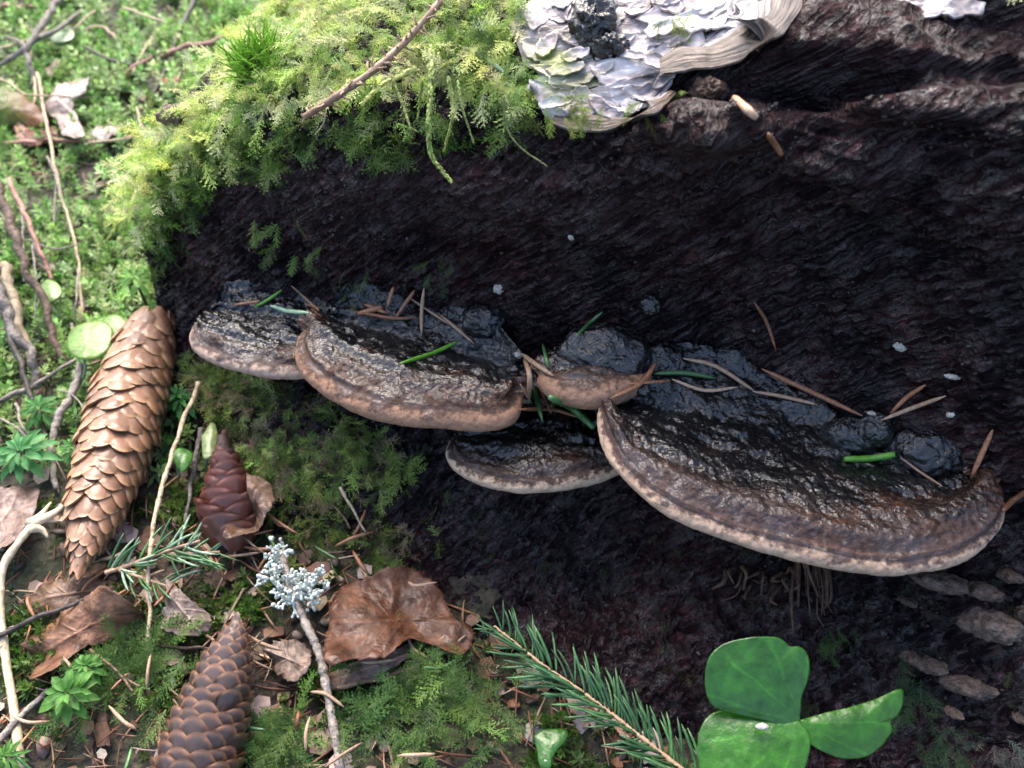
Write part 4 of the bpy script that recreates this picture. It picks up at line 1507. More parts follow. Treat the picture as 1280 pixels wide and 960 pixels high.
BG0, BG1 = (.05, .16, .025), (.11, .28, .05)
rosette("bluish green star moss plant by the dark slim stem at the left edge", 30, 572, 48, .012, (.05, .20, .05), (.12, .34, .12), 1)
rosette("bright green star moss plant below the orange brown leaf", 90, 872, 42, .014, BG0, BG1, 2, narrow=.36)
rosette("small star moss plant touching the bright one below the orange brown leaf", 112, 838, 28, .010, BG0, BG1, 3, narrow=.36)
rosette("star moss plant at the foot of the log end right of the tan straw", 170, 352, 34, .014, (.10, .25, .04), (.2, .42, .09), 4, narrow=.2)
rosette("dark star moss plant between the long tan cone and the pale twig", 226, 502, 30, .010, (.03, .14, .03), (.08, .25, .06), 5)
rosette("star moss plant behind the crooked grey twig", 52, 515, 30, .008, (.04, .16, .03), (.09, .27, .06), 6)
rosette("low star moss plant at the bottom left corner", 12, 950, 30, .008, BG0, BG1, 7, narrow=.22)
rosette("star moss plant right of the crooked grey twig beside the long tan cone", 96, 565, 26, .008, (.04, .16, .03), (.09, .27, .06), 8)

# ================================================================== birch bark on the log (parts of it)
def bark(poly, lift, curl, wav, seed, name="bark_flake"):
    """a sheet of bark over the log surface; curl lifts its edge"""
    def surf(x, y):
        h, n_ = hit(x, y, "log")
        return h
    B = np.array(poly, float)
    c = B.mean(0)
    Hc, Nc = hit(c[0], c[1], "log")
    ns, rings = (60, 12) if seed < 50 else (22, 5)
    Bd = resample(np.concatenate([B, B[:1]]), ns + 1)[:-1]
    jit = perlin(np.stack([Bd[:, 0] * .05, Bd[:, 1] * .05, np.full(ns, seed)], 1)) * (9 if seed < 50 else 3) + perlin(np.stack([Bd[:, 0] * .23, Bd[:, 1] * .23, np.full(ns, seed)], 1)) * 3.5
    dirv = (Bd - c) / (np.linalg.norm(Bd - c, axis=1)[:, None] + 1e-6)
    Bd = Bd + dirv * jit[:, None]
    pts, q = [c], [0.0]
    for k in range(1, rings + 1):
        pts += list(c + (Bd - c) * k / rings)
        q += [k / rings] * ns
    pts, q = np.array(pts), np.array(q)
    W, nn = [], []
    for x, y in pts:
        dr = Vector(ray(x, y)).normalized()
        hh = BARKBED.ray_cast(Vector(CAMP), dr)
        if hh[0] is None:
            hh = (Vector(at(x, y, .15)), Vector((0, -.3, .95)))
        v_ = np.array(hh[1])
        v_ = v_ if v_ @ np.array(dr) < 0 else -v_
        W.append(np.array(hh[0]))
        nn.append(v_)
    W, nn = np.array(W), np.array(nn)
    nn = nn * .35 + nn.mean(0) * .65
    nn /= np.linalg.norm(nn, axis=1)[:, None]
    W = W + nn * lift
    h = curl * q ** 3 + wav * fbm(W, 70, 3, seed) + wav * .5 * ridged(W * np.array([.4, 1, 1]), 120, 2, seed)
    h = h * .55 + .0005 * ridged(W * np.array([.6, 1, 1]), 330, 3, seed)
    W = W + nn * h[:, None]
    F3 = np.array([(0, 1 + k, 1 + (k + 1) % ns) for k in range(ns)])
    F4 = np.array([(1 + r_ * ns + k, 1 + (r_ + 1) * ns + k, 1 + (r_ + 1) * ns + (k + 1) % ns, 1 + r_ * ns + (k + 1) % ns) for r_ in range(rings - 1) for k in range(ns)])
    n0 = len(W)
    V = np.concatenate([W, W - nn * .0007])
    e0 = 1 + (rings - 1) * ns
    rim = np.array([(e0 + k, n0 + e0 + k, n0 + e0 + (k + 1) % ns, e0 + (k + 1) % ns) for k in range(ns)])
    solid("bark%s" % seed, W, [F4, F3])
    return mobj(name, V, [np.concatenate([F4, (F4 + n0)[:, ::-1], rim]), np.concatenate([F3, (F3 + n0)[:, ::-1]])], M['bark'], fallen_log)


bark([(640, 40), (665, 10), (720, -20), (800, -20), (870, -10), (890, 40), (870, 85), (800, 110), (740, 120), (690, 110), (655, 85)], 0.0018, .001, .004, 1.)
bark([(664, 105), (690, 112), (740, 118), (800, 105), (845, 92), (838, 118), (808, 140), (775, 155), (735, 162), (702, 160), (682, 138)], 0.0021, .003, .003, 2.)
bark([(745, 95), (790, 76), (838, 64), (862, 74), (848, 96), (818, 112), (780, 118), (752, 112)], 0.0027, .002, .003, 3.)
bark([(800, 35), (850, 10), (900, -15), (925, -5), (905, 30), (860, 55), (820, 60)], 0.0030, .002, .004, 5.)
bark([(690, 125), (730, 116), (770, 124), (780, 138), (745, 152), (712, 152)], 0.0027, .002, .003, 6.)
bark([(760, 132), (788, 118), (830, 112), (828, 126), (800, 145), (775, 150)], 0.0030, .002, .003, 7.)
bark([(655, 60), (690, 45), (735, 52), (742, 80), (710, 96), (668, 88)], 0.0024, .0015, .004, 8.)
bark([(700, 20), (760, 6), (800, 14), (790, 34), (740, 44), (706, 38)], 0.0024, .0015, .003, 10.)
bark([(770, 60), (810, 44), (850, 50), (840, 66), (800, 78), (775, 76)], 0.0030, .0015, .003, 11.)
bark([(670, 92), (720, 84), (752, 96), (740, 112), (700, 116)], 0.0026, .0015, .003, 12.)
bark([(840, 40), (890, 22), (930, 2), (938, 20), (900, 46), (860, 58)], 0.0037, .002, .003, 13.)
bark([(650, 30), (690, 8), (720, 12), (706, 36), (672, 46)], 0.0022, .0015, .003, 14.)
bark([(1100, 14), (1140, 4), (1190, 10), (1230, 16), (1226, 30), (1180, 32), (1130, 28)], 0.0021, .001, .004, 9.)


# the rolled rim of the bark: a trough whose outer lip stands up
def bark_curl(outer, width, curl, seed):
    Pw = []
    for x, y in outer:
        h, n_ = hit(x, y, "log")
        Pw.append(h + (CAMP - h) / np.linalg.norm(CAMP - h) * .003)
    n = 70
    Pw = smooth_path(Pw, n)
    up = np.array([0, -.35, .94])
    tg = np.gradient(Pw, axis=0)
    tg /= np.linalg.norm(tg, axis=1)[:, None]
    inn = np.cross(up, tg)
    if inn[n // 2] @ np.array([-.6, .6, 0]) < 0:
        inn = -inn
    m = 22
    G = np.zeros((n, m, 3))
    ends = np.sin(np.linspace(.12, .94, n) * math.pi) ** .5
    ed = 1 + .42 * perlin(Pw * 75 + seed) 
    for j in range(m):
        q = j / (m - 1)
        a_ = q * 2.3
        # from the flat inside up the wall and over the lip
        off = width * (1 - q) if q < .6 else width * .4 * math.cos((q - .6) / .4 * 2.0)
        hh = curl * (q / .6) ** 2.2 if q < .6 else curl * (1 + .35 * math.sin((q - .6) / .4 * 2.6))
        G[:, j] = Pw + inn * (off * ends * ed)[:, None] + up * (hh * ends * ed)[:, None]
    GP = G.reshape(-1, 3)
    GP = GP + up * (.0012 * fbm(GP, 120, 3, seed))[:, None]
    F = grid_faces(n, m)
    V = np.concatenate([GP, GP - up * .0009])
    U_, Q_ = np.meshgrid(np.linspace(0, 1, n), np.linspace(0, 1, m), indexing='ij')
    mobj("bark_roll", V, np.concatenate([F, F[:, ::-1] + n * m]), M['bark_roll'], fallen_log, True,
         {"along": np.tile(U_.ravel(), 2), "across": np.tile(Q_.ravel(), 2)})


rgb_ = np.random.default_rng(88)
for k in range(44):
    x, y = rgb_.uniform(668, 960), rgb_.uniform(2, 150)
    if not inside([(655, 5), (985, -5), (960, 40), (900, 72), (850, 88), (835, 118), (770, 152), (705, 152), (670, 110)], np.array([x]), np.array([y]))[0]:
        continue
    L_, w_, an = rgb_.uniform(12, 28), rgb_.uniform(5, 11), rgb_.normal(-.25, .45)
    ca, sa = math.cos(an), math.sin(an)
    pl = [(x + ca * L_ * u - sa * w_ * v, y + sa * L_ * u + ca * w_ * v) for u, v in [(-1, -.3), (-.5, -1), (.3, -.8), (1, -.2), (.7, .6), (-.1, 1), (-.8, .7)]]
    bark(pl, .0030 + rgb_.uniform(0, .0018), rgb_.uniform(.0005, .0024), .0014, 100. + k)
bark_curl([(822, 98), (870, 92), (925, 82), (962, 54), (985, 20), (998, -24)], .017, .0050, 1.)
bark_curl([(846, 88), (885, 84), (930, 68), (958, 44)], .012, .0035, 7.)
bark_curl([(880, 78), (925, 62), (955, 34), (970, -10)], .014, .004, 2.)
bark_curl([(690, 158), (730, 166), (775, 162), (812, 146), (842, 120)], .010, .003, 3.)
# loose lumps on the log
for (x, y, rx, ry, mt, lb, nm, ct) in [(886, 116, 20, 15, 'splinter', "brown nut like lump lodged under the edge of the birch bark", "bark_lump", "bark lump"),
                                       (742, 30, 26, 30, 'br_dark', "dark lump of burnt looking bark on the white birch bark, upper of two", "bark_lump", "bark lump"),
                                       (762, 62, 26, 18, 'br_dark', "dark lump of burnt looking bark on the white birch bark, lower of two", "bark_lump", "bark lump"),
                                       (222, 148, 20, 14, 'crust', "grey purple bark lump at the mossy left end of the log", "bark_lump", "bark lump")]:
    knob(lb, x, y, rx, ry, .010, M[mt], x * .13, nm, ct, amp=.35, group="bark lumps on the log")
# ragged wood fibres under the largest bracket
rg = np.random.default_rng(21)
for k in range(34):
    if k < 18:
        x0, y0 = rg.uniform(995, 1035), rg.uniform(690, 715)
        x1, y1 = x0 + rg.normal(2, 6), y0 + rg.uniform(30, 80)
    else:
        x0, y0 = rg.uniform(900, 1000), rg.uniform(700, 730)
        x1, y1 = x0 - rg.uniform(-5, 28), y0 + rg.uniform(12, 34)
    a_, na_ = hit(x0, y0, "log")
    b_, nb_ = hit(x1, y1, "log")
    ln = rg.uniform(.002, .006)
    Pw = smooth_path([a_ + na_ * .001, (a_ + b_) / 2 + na_ * ln + rg.normal(0, .001, 3), b_ + nb_ * ln * .8], 9)
    V, F = tube(Pw, rg.uniform(.0004, .0011) * (1 - .6 * np.linspace(0, 1, 9)) * (1 + .3 * perlin(Pw * 600)), 6)
    mobj("wood_fibre", V, F, M['splinter'], fallen_log)

# ================================================================== moss
def leaf_tri(L, w, a, el, base, sag=.3):
    """pointed two-sided moss leaf: 4 verts, 2 tris"""
    d = np.array([math.cos(a) * math.cos(el), math.sin(a) * math.cos(el), math.sin(el)])
    s = np.array([-math.sin(a), math.cos(a), 0])
    m = base + d * L * .45
    return [base, m - s * w * .5, base + d * L - np.array([0, 0, sag * L * .3]), m + s * w * .5]


def star_template(seed, tiers=4, per=5, spread=1.0):
    rg = np.random.default_rng(seed)
    V, sh = [], []
    for t in range(tiers):
        h = t / (tiers - 1)
        for k in range(per):
            a = 2 * math.pi * (k / per + t * .31) + rg.normal(0, .2)
            el = (-.1 + 1.15 * h) + rg.normal(0, .15)
            V += leaf_tri((.55 - .18 * h) * spread * rg.uniform(.8, 1.2), .16, a, el, np.array([0, 0, .15 + .75 * h]))
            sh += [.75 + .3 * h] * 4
    V = np.array(V)
    n = len(V) // 4
    F = np.array([[(4 * i, 4 * i + 1, 4 * i + 2), (4 * i, 4 * i + 2, 4 * i + 3)] for i in range(n)]).reshape(-1, 3)
    return V, F, np.array(sh)


def frond_template(seed, nb=11, leaflets=3, arch=.35, width=.36):
    """feather moss: x along the frond, side branches as thin leafy threads"""
    rg = np.random.default_rng(seed)
    V, sh, F = [], [], []
    n = 7
    ax = lambda u: np.array([u, .06 * math.sin(3 * u + seed), arch * math.sin(u * 2.2) * .5 - arch * .35 * u * u])

    def blade(p0, p1, w, c, up=(0, 0, 1.0)):
        d = p1 - p0
        s = np.cross(d, up)
        s = s / (np.linalg.norm(s) + 1e-9) * w
        k = len(V)
        V.extend([p0 - s * .7, p1, p0 + s * .7])
        F.append((k, k + 1, k + 2))
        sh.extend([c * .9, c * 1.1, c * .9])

    for i in range(n):
        p0, p1 = ax(i / n), ax((i + 1.25) / n)
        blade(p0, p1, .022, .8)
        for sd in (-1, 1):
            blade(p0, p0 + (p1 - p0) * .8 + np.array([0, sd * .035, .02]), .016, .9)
    for b in range(nb):
        u = .08 + .90 * b / nb
        for sd in (-1, 1):
            L = width * (math.sin(min(1, u * 1.05) * math.pi * .78 + .35) * .8 + .1) * rg.uniform(.6, 1.25)
            p = ax(u)
            ang = sd * (.95 - .35 * u) + rg.normal(0, .16)
            d = np.array([math.cos(ang), math.sin(ang), rg.normal(.05, .22)])
            d /= np.linalg.norm(d)
            pr = np.cross(d, (0, 0, 1.0))
            blade(p, p + d * L, .017, .85)
            for k in range(leaflets):
                q = (k + .4) / leaflets
                b0 = p + d * L * q - np.array([0, 0, .06 * L * q * q])
                for s2 in (-1, 1):
                    e = d * (.8) + pr * s2 * (.62 - .25 * q) + np.array([0, 0, rg.normal(.1, .25)])
                    blade(b0, b0 + e * L * (.30 if leaflets > 3 else .36) * (1 - .35 * q), .015, .9 + .35 * q)
    return np.array(V), np.array(F), np.array(sh)


STARS = [star_template(k) for k in range(4)]
FRONDS = [frond_template(k) for k in range(5)]
BUSHY = [frond_template(20 + k, 8, 3, .5, .5) for k in range(4)]


def moss_mat_build(name, label, templates, P, N, S, cols, mat, xdir=None, tilt=.35, seed=0, group=None):
    rg = np.random.default_rng(seed)
    m = len(P)
    N = N + rg.normal(0, tilt, (m, 3))
    yaw = rg.uniform(0, 6.28, m)
    xd = None
    if xdir is not None:
        xd = xdir + rg.normal(0, .85, (m, 3))
    Rm = frames(N, yaw, xd)
    bag = Bag()
    pick = rg.integers(0, len(templates), m)
    for k, (T, F, sh) in enumerate(templates):
        w = pick == k
        if w.any():
            V, Fs, C = scatter(T, F, P[w], Rm[w], S[w], cols[w], sh)
            bag.add(V, Fs, C)
    o = bag.build(name, mat, None, False)
    tag(o, label, "moss", group, "stuff")
    return o


def mixcol(m, cols, w, rg, jit=.18):
    cols = np.array(cols)
    i = rg.choice(len(cols), m, p=w)
    return np.clip(cols[i] * (1 + rg.normal(0, jit, (m, 1))) * (1 + rg.normal(0, .06, (m, 3))), .003, .9)


# --- on the log: choose surface points by where they sit on it
lpx, lpy, lpt = project(LOGV)
area = np.linalg.norm(np.cross(np.gradient(LOGV.reshape(NU, NV, 3), axis=0), np.gradient(LOGV.reshape(NU, NV, 3), axis=1)), axis=2).ravel()
facing = np.sum((LOGV - CAMP) * LOGN, 1) < 0
sv_ = sv


def pick_log(mask_w, n, seed):
    rg = np.random.default_rng(seed)
    w = mask_w * area
    w = w / w.sum()
    i = rg.choice(len(w), n, p=w)
    return LOGV[i] + rg.normal(0, .0006, (n, 3)), LOGN[i], rg


TOPM = [(150, 320), (140, 260), (165, 215), (200, 165), (260, 120), (300, 60), (330, -40), (640, -40), (650, 20), (655, 90), (680, 130), (640, 130), (560, 112), (480, 122), (400, 122), (330, 152), (260, 192), (212, 225), (195, 320), (170, 340)]
behind = (sv > 5.2) & ~((lpx > 640) & (lpx < 1400) & (lpy > -60) & (su < 7.5)) & (su > 4.5)
top = (inside(TOPM, lpx, lpy) & facing & (sv > 3.6)) * 1.0
hid = ((sv > 4.6) & (su > 8.8)) * .5 + ((sv > 5.6) & (su < 6) & (lpy < -25)) * .25
Pm, Nm, rg = pick_log(top + hid * .16, 4000, 31)
down = np.array([-.15, -.8, -.25])
cl = mixcol(len(Pm), [(.50, .60, .17), (.66, .71, .34), (.34, .50, .10), (.13, .24, .04)], [.32, .30, .23, .15], rg)
cl = np.clip(cl * np.where(Pm[:, 0] < -.085, 1.3, 1.0)[:, None], 0, .85)
moss_mat_build("log_moss", "pale yellow green feather moss covering the left top of the log", FRONDS, Pm + Nm * .002, Nm * .8 + np.array([0, -.1, .5]), rg.uniform(.0055, .0150, len(Pm)), cl, M['moss'], down, .6, 1)
# under layer of short dark moss along the edge
EDGE = [(190, 360), (180, 260), (230, 190), (330, 150), (400, 140), (660, 140), (680, 170), (560, 190), (470, 200), (380, 200), (310, 235), (260, 260), (225, 300), (215, 390)]
Pm, Nm, rg = pick_log((inside(EDGE, lpx, lpy) & facing & (sv > 2.6)) * (.3 + .7 * sstep(5.4, 4.8, sv)) * sstep(-.2, .25, fbm(LOGV, 40, 2, 3.)), 480, 32)
cl = mixcol(len(Pm), [(.05, .10, .018), (.09, .17, .025), (.20, .28, .08)], [.35, .4, .25], rg)
moss_mat_build("edge_moss", "dark green short moss hanging under the top edge of the log", BUSHY, Pm, Nm, rg.uniform(.006, .012, len(Pm)), cl, M['moss_dull'], down, .5, 2)
# mossy slope under the left brackets
SLOPE = [(235, 425), (280, 470), (370, 480), (430, 520), (480, 545), (560, 600), (560, 680), (540, 720), (480, 700), (400, 680), (360, 650), (320, 600), (290, 540), (250, 500)]
Pm, Nm, rg = pick_log((inside(SLOPE, lpx, lpy) & facing & (sv > .6)) * (.12 + .88 * sstep(-.15, .3, fbm(LOGV, 45, 3, 7.))) * (1 - .93 * sstep(400, 540, lpx)), 1500, 33)
cl = mixcol(len(Pm), [(.16, .23, .045), (.32, .42, .10), (.055, .075, .02), (.30, .22, .13)], [.32, .2, .26, .22], rg)
moss_mat_build("slope_moss", "dull olive moss on the log slope under the left brackets", BUSHY, Pm, Nm, rg.uniform(.005, .0105, len(Pm)), cl, M['moss_dull'], np.array([0, -.4, -.6]), .5, 3)
# thin film of moss on the lower log
Pm, Nm, rg = pick_log((facing & (sv > .8) & (sv < 2.4) & (lpx > 520) & (lpx < 1300) & (lpy > 640)) * sstep(.0, .35, fbm(LOGV, 60, 3, 2.)) + ((su > 9.5) & (sv < 4.6)) * .03, 900, 34)
cl = mixcol(len(Pm), [(.022, .028, .010), (.035, .046, .014), (.05, .038, .024)], [.4, .3, .3], rg)
moss_mat_build("thin_moss", "sparse dark moss film on the shaded lower log", BUSHY, Pm, Nm, rg.uniform(.003, .0065, len(Pm)), cl, M['moss_dull'], np.array([0, -.4, -.6]), .6, 4)

# moss sprigs one can point at, on the dark face
def moss_sprig(label, px_list, size, c, seed, dirs, mat='moss', name="moss_sprig", tmpl=None):
    rg = np.random.default_rng(seed)
    P_, N_, X_ = [], [], []
    for (x, y), dd in zip(px_list, dirs):
        h, n_ = hit(x, y)
        P_.append(h + n_ * .0025)
        N_.append(n_)
        X_.append(UP * -dd[1] + np.array([dd[0], 0, 0]))
    P_, N_, X_ = np.array(P_), np.array(N_), np.array(X_)
    Rm = frames(N_ + rg.normal(0, .15, N_.shape), None, X_)
    bag = Bag()
    for i in range(len(P_)):
        T, F, sh = (tmpl or FRONDS)[i % 4]
        V, Fs, C = scatter(T, F, P_[i:i + 1], Rm[i:i + 1], np.array([size * rg.uniform(.8, 1.15)]), mixcol(1, [c], [1], rg), sh)
        bag.add(V, Fs, C)
    o = bag.build(name, M[mat], None, False)
    return tag(o, label, "moss sprig", "moss sprigs on the log face")


rgs = np.random.default_rng(77)


def cluster(cx, cy, sx, sy, n, base=(0, 1)):
    return [(cx + rgs.normal(0, sx), cy + rgs.normal(0, sy)) for _ in range(n)], [(base[0] + rgs.normal(0, .5), base[1] + rgs.normal(0, .4)) for _ in range(n)]


for lb, cx, cy, sx, sy, n, size, c in [
        ("bright green moss sprig on the dark face above the small grey bracket", 345, 285, 12, 10, 7, .010, (.13, .20, .04)),
        ("green moss sprig trailing right of the bright one on the dark face", 385, 312, 14, 7, 6, .008, (.10, .17, .04)),
        ("dim green moss sprig on the dark face above the thick brown bracket", 442, 345, 12, 8, 7, .007, (.06, .11, .03)),
        ("slanting green moss sprig rising from the needles of the thick brown bracket", 545, 330, 14, 14, 8, .007, (.07, .11, .03)),
        ("small green moss tuft on the wood fibres under the largest bracket", 1045, 800, 10, 12, 12, .006, (.07, .13, .04)),
        ("dark green moss strip below the pale club shaped fungus", 1143, 862, 8, 26, 22, .007, (.035, .075, .028)),
        ("dark green moss tuft at the lower right bottom edge", 1180, 930, 14, 18, 18, .007, (.035, .075, .028)),
        ("greyish moss scrap in the bottom right corner", 1255, 940, 18, 8, 12, .006, (.14, .14, .11)),
        ("bright moss patch on the lower lip of the birch bark", 715, 135, 16, 10, 16, .007, (.22, .30, .05)),
        ("small green moss patch on the right lip of the birch bark", 820, 128, 12, 6, 9, .006, (.20, .27, .05)),
        ("green moss tuft left of the birch bark above its hanging thread", 640, 110, 16, 12, 18, .009, (.13, .25, .04)),
        ("bright moss spot on the top of the birch bark", 842, 28, 8, 6, 8, .006, (.22, .30, .06))]:
    pl, dl = cluster(cx, cy, sx, sy, n)
    moss_sprig(lb, pl, size, c, int(cx), dl, tmpl=BUSHY if cy > 700 else None)


# hanging moss strands, each its own thing
def strand(label, pts, wpx, c, off=.008, seed=0):
    rg = np.random.default_rng(seed)
    K = []
    for i, (x, y) in enumerate(pts):
        h, n_ = hit(x, y)
        v = (CAMP - h) / np.linalg.norm(CAMP - h)
        K.append(h + v * (off + .008) * (1.0 if i else 1.2))
    t = depth_at(K[0])
    r = wpx * .5 * t / FPX
    n = 40
    Pw = smooth_path(K, n)
    bag = Bag()
    V, F = tube(Pw, r * .4 * (1 - .6 * np.linspace(0, 1, n)), 6)
    bag.add(V, F, np.array(c) * .8)
    seg = np.linalg.norm(np.diff(Pw, axis=0), axis=1).sum()
    cnt = int(seg / (r * .42))
    for k in range(cnt):
        u = k / cnt
        i = min(n - 2, int(u * (n - 1)))
        p = Pw[i] + (Pw[i + 1] - Pw[i]) * (u * (n - 1) - i)
        tg = Pw[i + 1] - Pw[i]
        tg /= np.linalg.norm(tg)
        for j in range(3):
            rd = rg.normal(size=3)
            rd -= tg * np.dot(rd, tg)
            rd /= np.linalg.norm(rd)
            s = np.cross(tg, rd)
            L = r * 1.7 * (1 - .5 * u)
            b0 = p + rd * r * .25
            tip = b0 + tg * L + rd * L * .42
            m = b0 + (tip - b0) * .4
            w = L * .28
            bag.add(np.array([b0, m - s * w, tip, m + s * w]), np.array([(0, 1, 2), (0, 2, 3)]), np.array(c) * rg.uniform(.75, 1.25))
    o = bag.build("moss_strand", M['moss'], None, False)
    return tag(o, label, "moss strand", "moss strands hanging over the log edge")


strand("longest and thickest moss strand hanging over the dark log face", [(540, 75), (538, 120), (536, 160), (540, 195), (564, 227)], 11, (0.36, 0.45, 0.14), 0.020, 1)
strand("moss strand right of the longest one, ending halfway down", [(560, 95), (566, 130), (564, 155), (555, 188)], 7, (0.39, 0.45, 0.14), 0.018, 2)
strand("thin moss strand left of the longest one", [(490, 95), (503, 130), (513, 160)], 6, (0.33, 0.41, 0.14), 0.018, 3)
strand("thin curved moss strand right of the longest one, lowest of the short ones", [(572, 100), (578, 135), (592, 178)], 5, (0.33, 0.41, 0.14), 0.018, 4)
strand("thread like moss strand below the green tuft beside the birch bark", [(630, 120), (632, 155), (648, 182), (684, 208)], 4, (.24, .26, .12), .012, 5)
strand("short moss strand hanging at the left above the hairy twig end", [(470, 100), (466, 115), (455, 128)], 6, (0.39, 0.45, 0.14), 0.018, 6)
strand("broad pale moss frond hanging left of the longest strand", [(520, 85), (500, 95), (475, 108), (452, 130)], 10, (0.54, 0.57, 0.22), 0.019, 7)
strand("short moss strand directly left of the longest strand", [(528, 100), (525, 125), (522, 148)], 6, (0.30, 0.39, 0.11), 0.018, 8)
strand("dry whitish moss thread hanging from the hairy twig", [(407, 140), (404, 155), (394, 168)], 3, (.42, .40, .28), .016, 9)

# bright upright tuft
rg = np.random.default_rng(41)
bag = Bag()
h0, _ = hit(330, 92)
for k in range(420):
    a, el = rg.uniform(0, 6.28), rg.uniform(.25, 1.5)
    b0 = h0 + np.array([rg.normal(0, .004), rg.normal(0, .004), rg.uniform(-.003, .006)])
    d_ = np.array([math.cos(a) * math.cos(el), math.sin(a) * math.cos(el), math.sin(el)])
    L = rg.uniform(.009, .017)
    Pn = smooth_path([b0, b0 + d_ * L * .5, b0 + d_ * L - np.array([0, 0, .0015])], 5)
    V, F = tube(Pn, np.array([.00035, .00035, .0003, .0002, .00006]), 3)
    bag.add(V, F, np.array((.30, .52, .07)) * rg.uniform(.7, 1.3))
tag(bag.build("moss_tuft", M['moss'], None, True), "bright green brush like moss tuft at the left top of the log", "moss tuft")

# --- on the ground
def not_log(x, y):
    return ~inside(ROOT_POLY, x, y)


def gpoints(n, seed, x0, x1, y0, y1, dens):
    rg = np.random.default_rng(seed)
    x = rg.uniform(x0, x1, n * 6)
    y = rg.uniform(y0, y1, n * 6)
    w = dens(x, y) * not_log(x, y)
    k = rg.uniform(0, 1, len(x)) < w / max(1e-6, w.max()) if False else rg.uniform(0, 1, len(x)) < w
    x, y = x[k][:n], y[k][:n]
    return np.stack([x, y, ground_z(x, y)], 1), rg


def patch(x, y, f=18, off=3.3, lo=-.2, hi=.25):
    return sstep(lo, hi, fbm(np.stack([x, y, np.full_like(x, off)], 1), f, 3))


def far_w(x, y):
    return sstep(.22, .34, y + .10 * (x < -.12))


Pm, rg = gpoints(12500, 51, -.72, .0, .20, .90, lambda x, y: (.4 + .6 * patch(x, y, 16, 1.)) * far_w(x, y) * np.clip(.55 / (y + .05), .25, 1))
cl = mixcol(len(Pm), [(.26, .44, .13), (.38, .55, .22), (.13, .27, .06), (.48, .56, .30)], [.38, .27, .2, .15], rg)
moss_mat_build("ground_moss", "bright green moss carpet behind and left of the log", STARS, Pm, np.tile([0, 0, 1.], (len(Pm), 1)), rg.uniform(.007, .0125, len(Pm)) * (.8 + .5 * Pm[:, 1]), cl, M['moss'], None, .35, 5)
Pm, rg = gpoints(650, 52, -.8, .0, .25, .95, lambda x, y: patch(x, y, 12, 5., 0, .3) * far_w(x, y))
cl = mixcol(len(Pm), [(.25, .42, .10), (.36, .50, .17)], [.6, .4], rg)
moss_mat_build("feather_moss", "loose feathery green moss among the twigs at upper left", FRONDS, Pm + np.array([0, 0, .004]), np.tile([0, -.2, 1.], (len(Pm), 1)), rg.uniform(.014, .024, len(Pm)), cl, M['moss'], None, .4, 6)
Pm, rg = gpoints(5600, 53, -.35, .09, -.03, .33, lambda x, y: (.02 + .98 * patch(x, y, 26, 8., .10, .30)) * (1 - .5 * far_w(x, y)))
cl = mixcol(len(Pm), [(.07, .14, .022), (.11, .19, .035), (.045, .09, .016), (.15, .19, .06)], [.4, .25, .2, .15], rg)
moss_mat_build("litter_moss", "green moss patches among the needle litter in the foreground", STARS + BUSHY[:2], Pm, np.tile([0, 0, 1.], (len(Pm), 1)), rg.uniform(.0045, .0085, len(Pm)), cl, M['moss'], None, .4, 7)
# feather moss patch by the lower leaf
rg = np.random.default_rng(54)
pp = np.array([at(rg.normal(530, 48), rg.normal(878, 32), .006) for _ in range(105)] + [at(rg.normal(330, 40), rg.normal(925, 25), .005) for _ in range(60)] + [at(rg.normal(170, 30), rg.normal(830, 22), .005) for _ in range(60)])
cl = mixcol(len(pp), [(.085, .17, .035), (.13, .23, .05), (.06, .12, .025)], [.4, .3, .3], rg)
moss_mat_build("fern_moss", "light green fern like moss beside the leaf stalk in the foreground", FRONDS, pp, np.tile([0, -.25, 1.], (len(pp), 1)), rg.uniform(.010, .018, len(pp)), cl, M['moss'], None, .35, 8)

# needle litter: loose needles too many to count
rg = np.random.default_rng(61)
Pn, rg = gpoints(7000, 62, -.6, .10, -.05, .75, lambda x, y: .22 + .78 * (1 - far_w(x, y)))
bag = Bag()
ncol = [(.26, .12, .065), (.18, .075, .04), (.36, .23, .15), (.10, .05, .03), (.06, .14, .05), (.42, .32, .24)]
tmpl = []
for k in range(4):
    s = np.linspace(0, 1, 4)
    V, F = tube(np.stack([(s - .5), .10 * (k % 2) * s * s, .06 * np.sin(s * 3 + k)], 1), np.array([.02, .033, .033, .012]), 3)
    tmpl.append((V, F, np.ones(len(V))))
m = len(Pn)
cl = mixcol(m, ncol, [.3, .22, .18, .12, .10, .08], rg)
N_ = np.tile([0, 0, 1.], (m, 1)) + rg.normal(0, .28, (m, 3))
Rm = frames(N_, rg.uniform(0, 6.28, m))
pk = rg.integers(0, 4, m)
S_ = rg.uniform(.007, .017, m)
for k in range(4):
    w = pk == k
    V, F, C = scatter(tmpl[k][0], tmpl[k][1], Pn[w] + np.array([0, 0, .003]) + rg.normal(0, .0015, (w.sum(), 3)) * np.array([0, 0, 1]), Rm[w], S_[w], cl[w])
    bag.add(V, F, C)
tag(bag.build("needle_litter", M['litter'], None, True), "brown needle litter strewn over the forest floor", "needle litter", None, "stuff")
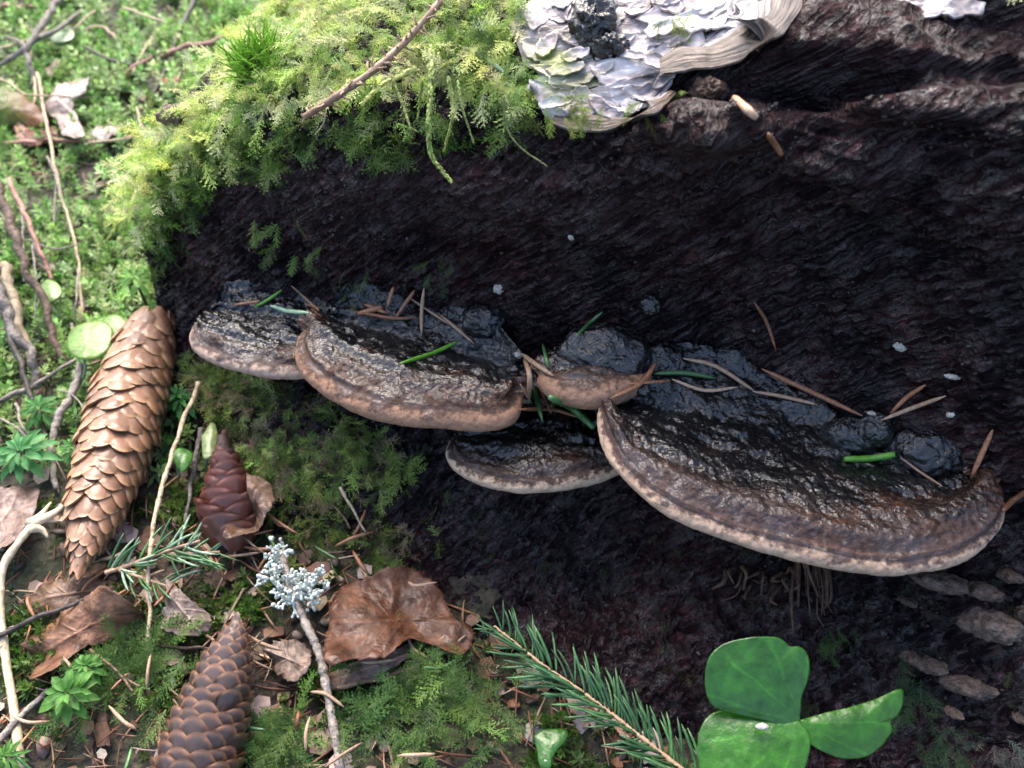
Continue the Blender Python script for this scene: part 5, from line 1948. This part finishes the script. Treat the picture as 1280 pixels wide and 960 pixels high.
# crumbs of bark and leaf in the litter
m = 1500
Pn, rg = gpoints(m, 63, -.45, .10, -.04, .5, lambda x, y: .3 + .7 * (1 - far_w(x, y)))
m = len(Pn)
bag = Bag()
cl = mixcol(m, [(.12, .07, .05), (.05, .035, .03), (.28, .20, .15), (.20, .10, .06)], [.35, .3, .2, .15], rg)
Rm = frames(np.tile([0, 0, 1.], (m, 1)) + rg.normal(0, .5, (m, 3)), rg.uniform(0, 6.28, m))
S_ = rg.uniform(.0012, .0042, m)
pk = rg.integers(0, 3, m)
for k in range(3):
    V0, F0 = blob_mesh(60. + k, 6, 4, .6)
    V0 = V0 * np.array([1, .6, .22])
    w = pk == k
    V, F, C = scatter(V0, F0, Pn[w] + np.array([0, 0, .002]), Rm[w], S_[w], cl[w])
    bag.add(V, F, C)
tag(bag.build("litter_crumbs", M['litter'], None, True), "dark crumbs of bark and leaf in the forest floor litter", "litter", None, "stuff")
m = 900
Pn, rg = gpoints(m, 65, -.40, .09, -.04, .5, lambda x, y: .3 + .7 * (1 - far_w(x, y)))
m = len(Pn)
V0 = np.array([(0, 0, .1), (1, 0, 0), (.5, .7, .15), (-.4, .8, 0), (-1, .2, .2), (-.6, -.6, 0), (.4, -.8, .2)])
F0 = np.array([(0, 1, 2), (0, 2, 3), (0, 3, 4), (0, 4, 5), (0, 5, 6), (0, 6, 1)])
V0 = np.concatenate([V0, V0 - np.array([0, 0, .06])])
F0 = np.concatenate([F0, F0[:, ::-1] + 7])
Rm = frames(np.tile([0, 0, 1.], (m, 1)) + rg.normal(0, .3, (m, 3)), rg.uniform(0, 6.28, m))
V, F, C = scatter(V0, F0, Pn + np.array([0, 0, .003]), Rm, rg.uniform(.002, .006, m), mixcol(m, [(.16, .085, .05), (.32, .23, .18), (.08, .045, .03), (.40, .33, .28)], [.35, .25, .25, .15], rg))
bag = Bag()
bag.add(V, F, C)
tag(bag.build("leaf_scraps", M['litter'], None, False), "torn brown scraps of dead leaf in the forest floor litter", "litter", None, "stuff")
# crumbs of rotten wood clinging to the log face
Pm, Nm, rg = pick_log((facing & (sv > .8) & (sv < 5.2) & (su < 10)) * sstep(-.15, .3, fbm(LOGV, 50, 3, 12.)) * (1 - .75 * gmask), 5200, 64)
m = len(Pm)
bag = Bag()
cl = mixcol(m, [(.008, .006, .006), (.020, .014, .014), (.055, .040, .040)], [.5, .35, .15], rg, .3)
Rm = frames(Nm + rg.normal(0, .5, (m, 3)), rg.uniform(0, 6.28, m))
S_ = rg.uniform(.0003, .0011, m)
for k in range(3):
    V0, F0 = blob_mesh(80. + k, 5, 4, 1.2)
    w = (np.arange(m) % 3) == k
    V, F, C = scatter(V0 * np.array([1, .8, .6]), F0, Pm[w], Rm[w], S_[w], cl[w])
    bag.add(V, F, C)
o = bag.build("wood_crumbs", M['litter'], fallen_log, False)
o["kind"] = "stuff"

# larger loose needles lying on the ground, one by one
rg = np.random.default_rng(71)
for k in range(46):
    x, y = rg.uniform(20, 560), rg.uniform(690, 950)
    if k % 4 == 0:
        x, y = rg.uniform(240, 460), rg.uniform(640, 720)
    a, L = rg.uniform(0, 3.14), rg.uniform(34, 62)
    dx, dy = math.cos(a) * L / 2, math.sin(a) * L / 2 * .8
    green_ = k % 7 == 0
    z = rg.uniform(.006, .012)
    needle([(x - dx, y - dy), (x + rg.normal(0, 3), y + rg.normal(0, 3)), (x + dx, y + dy)], rg.uniform(4, 6.5), 'needle_green' if green_ else ['needle_brown', 'needle_tan'][k % 2],
           "loose green spruce needle in the ground litter left of the log foot" if green_ else ("loose rusty spruce needle in the ground litter left of the log foot" if k % 2 == 0 else "loose tan spruce needle in the ground litter left of the log foot"),
           group="loose green needles in the ground litter" if green_ else ("loose rusty needles in the ground litter" if k % 2 == 0 else "loose tan needles in the ground litter"),
           zz=[z, z + .001, z + rg.uniform(-.003, .003)])
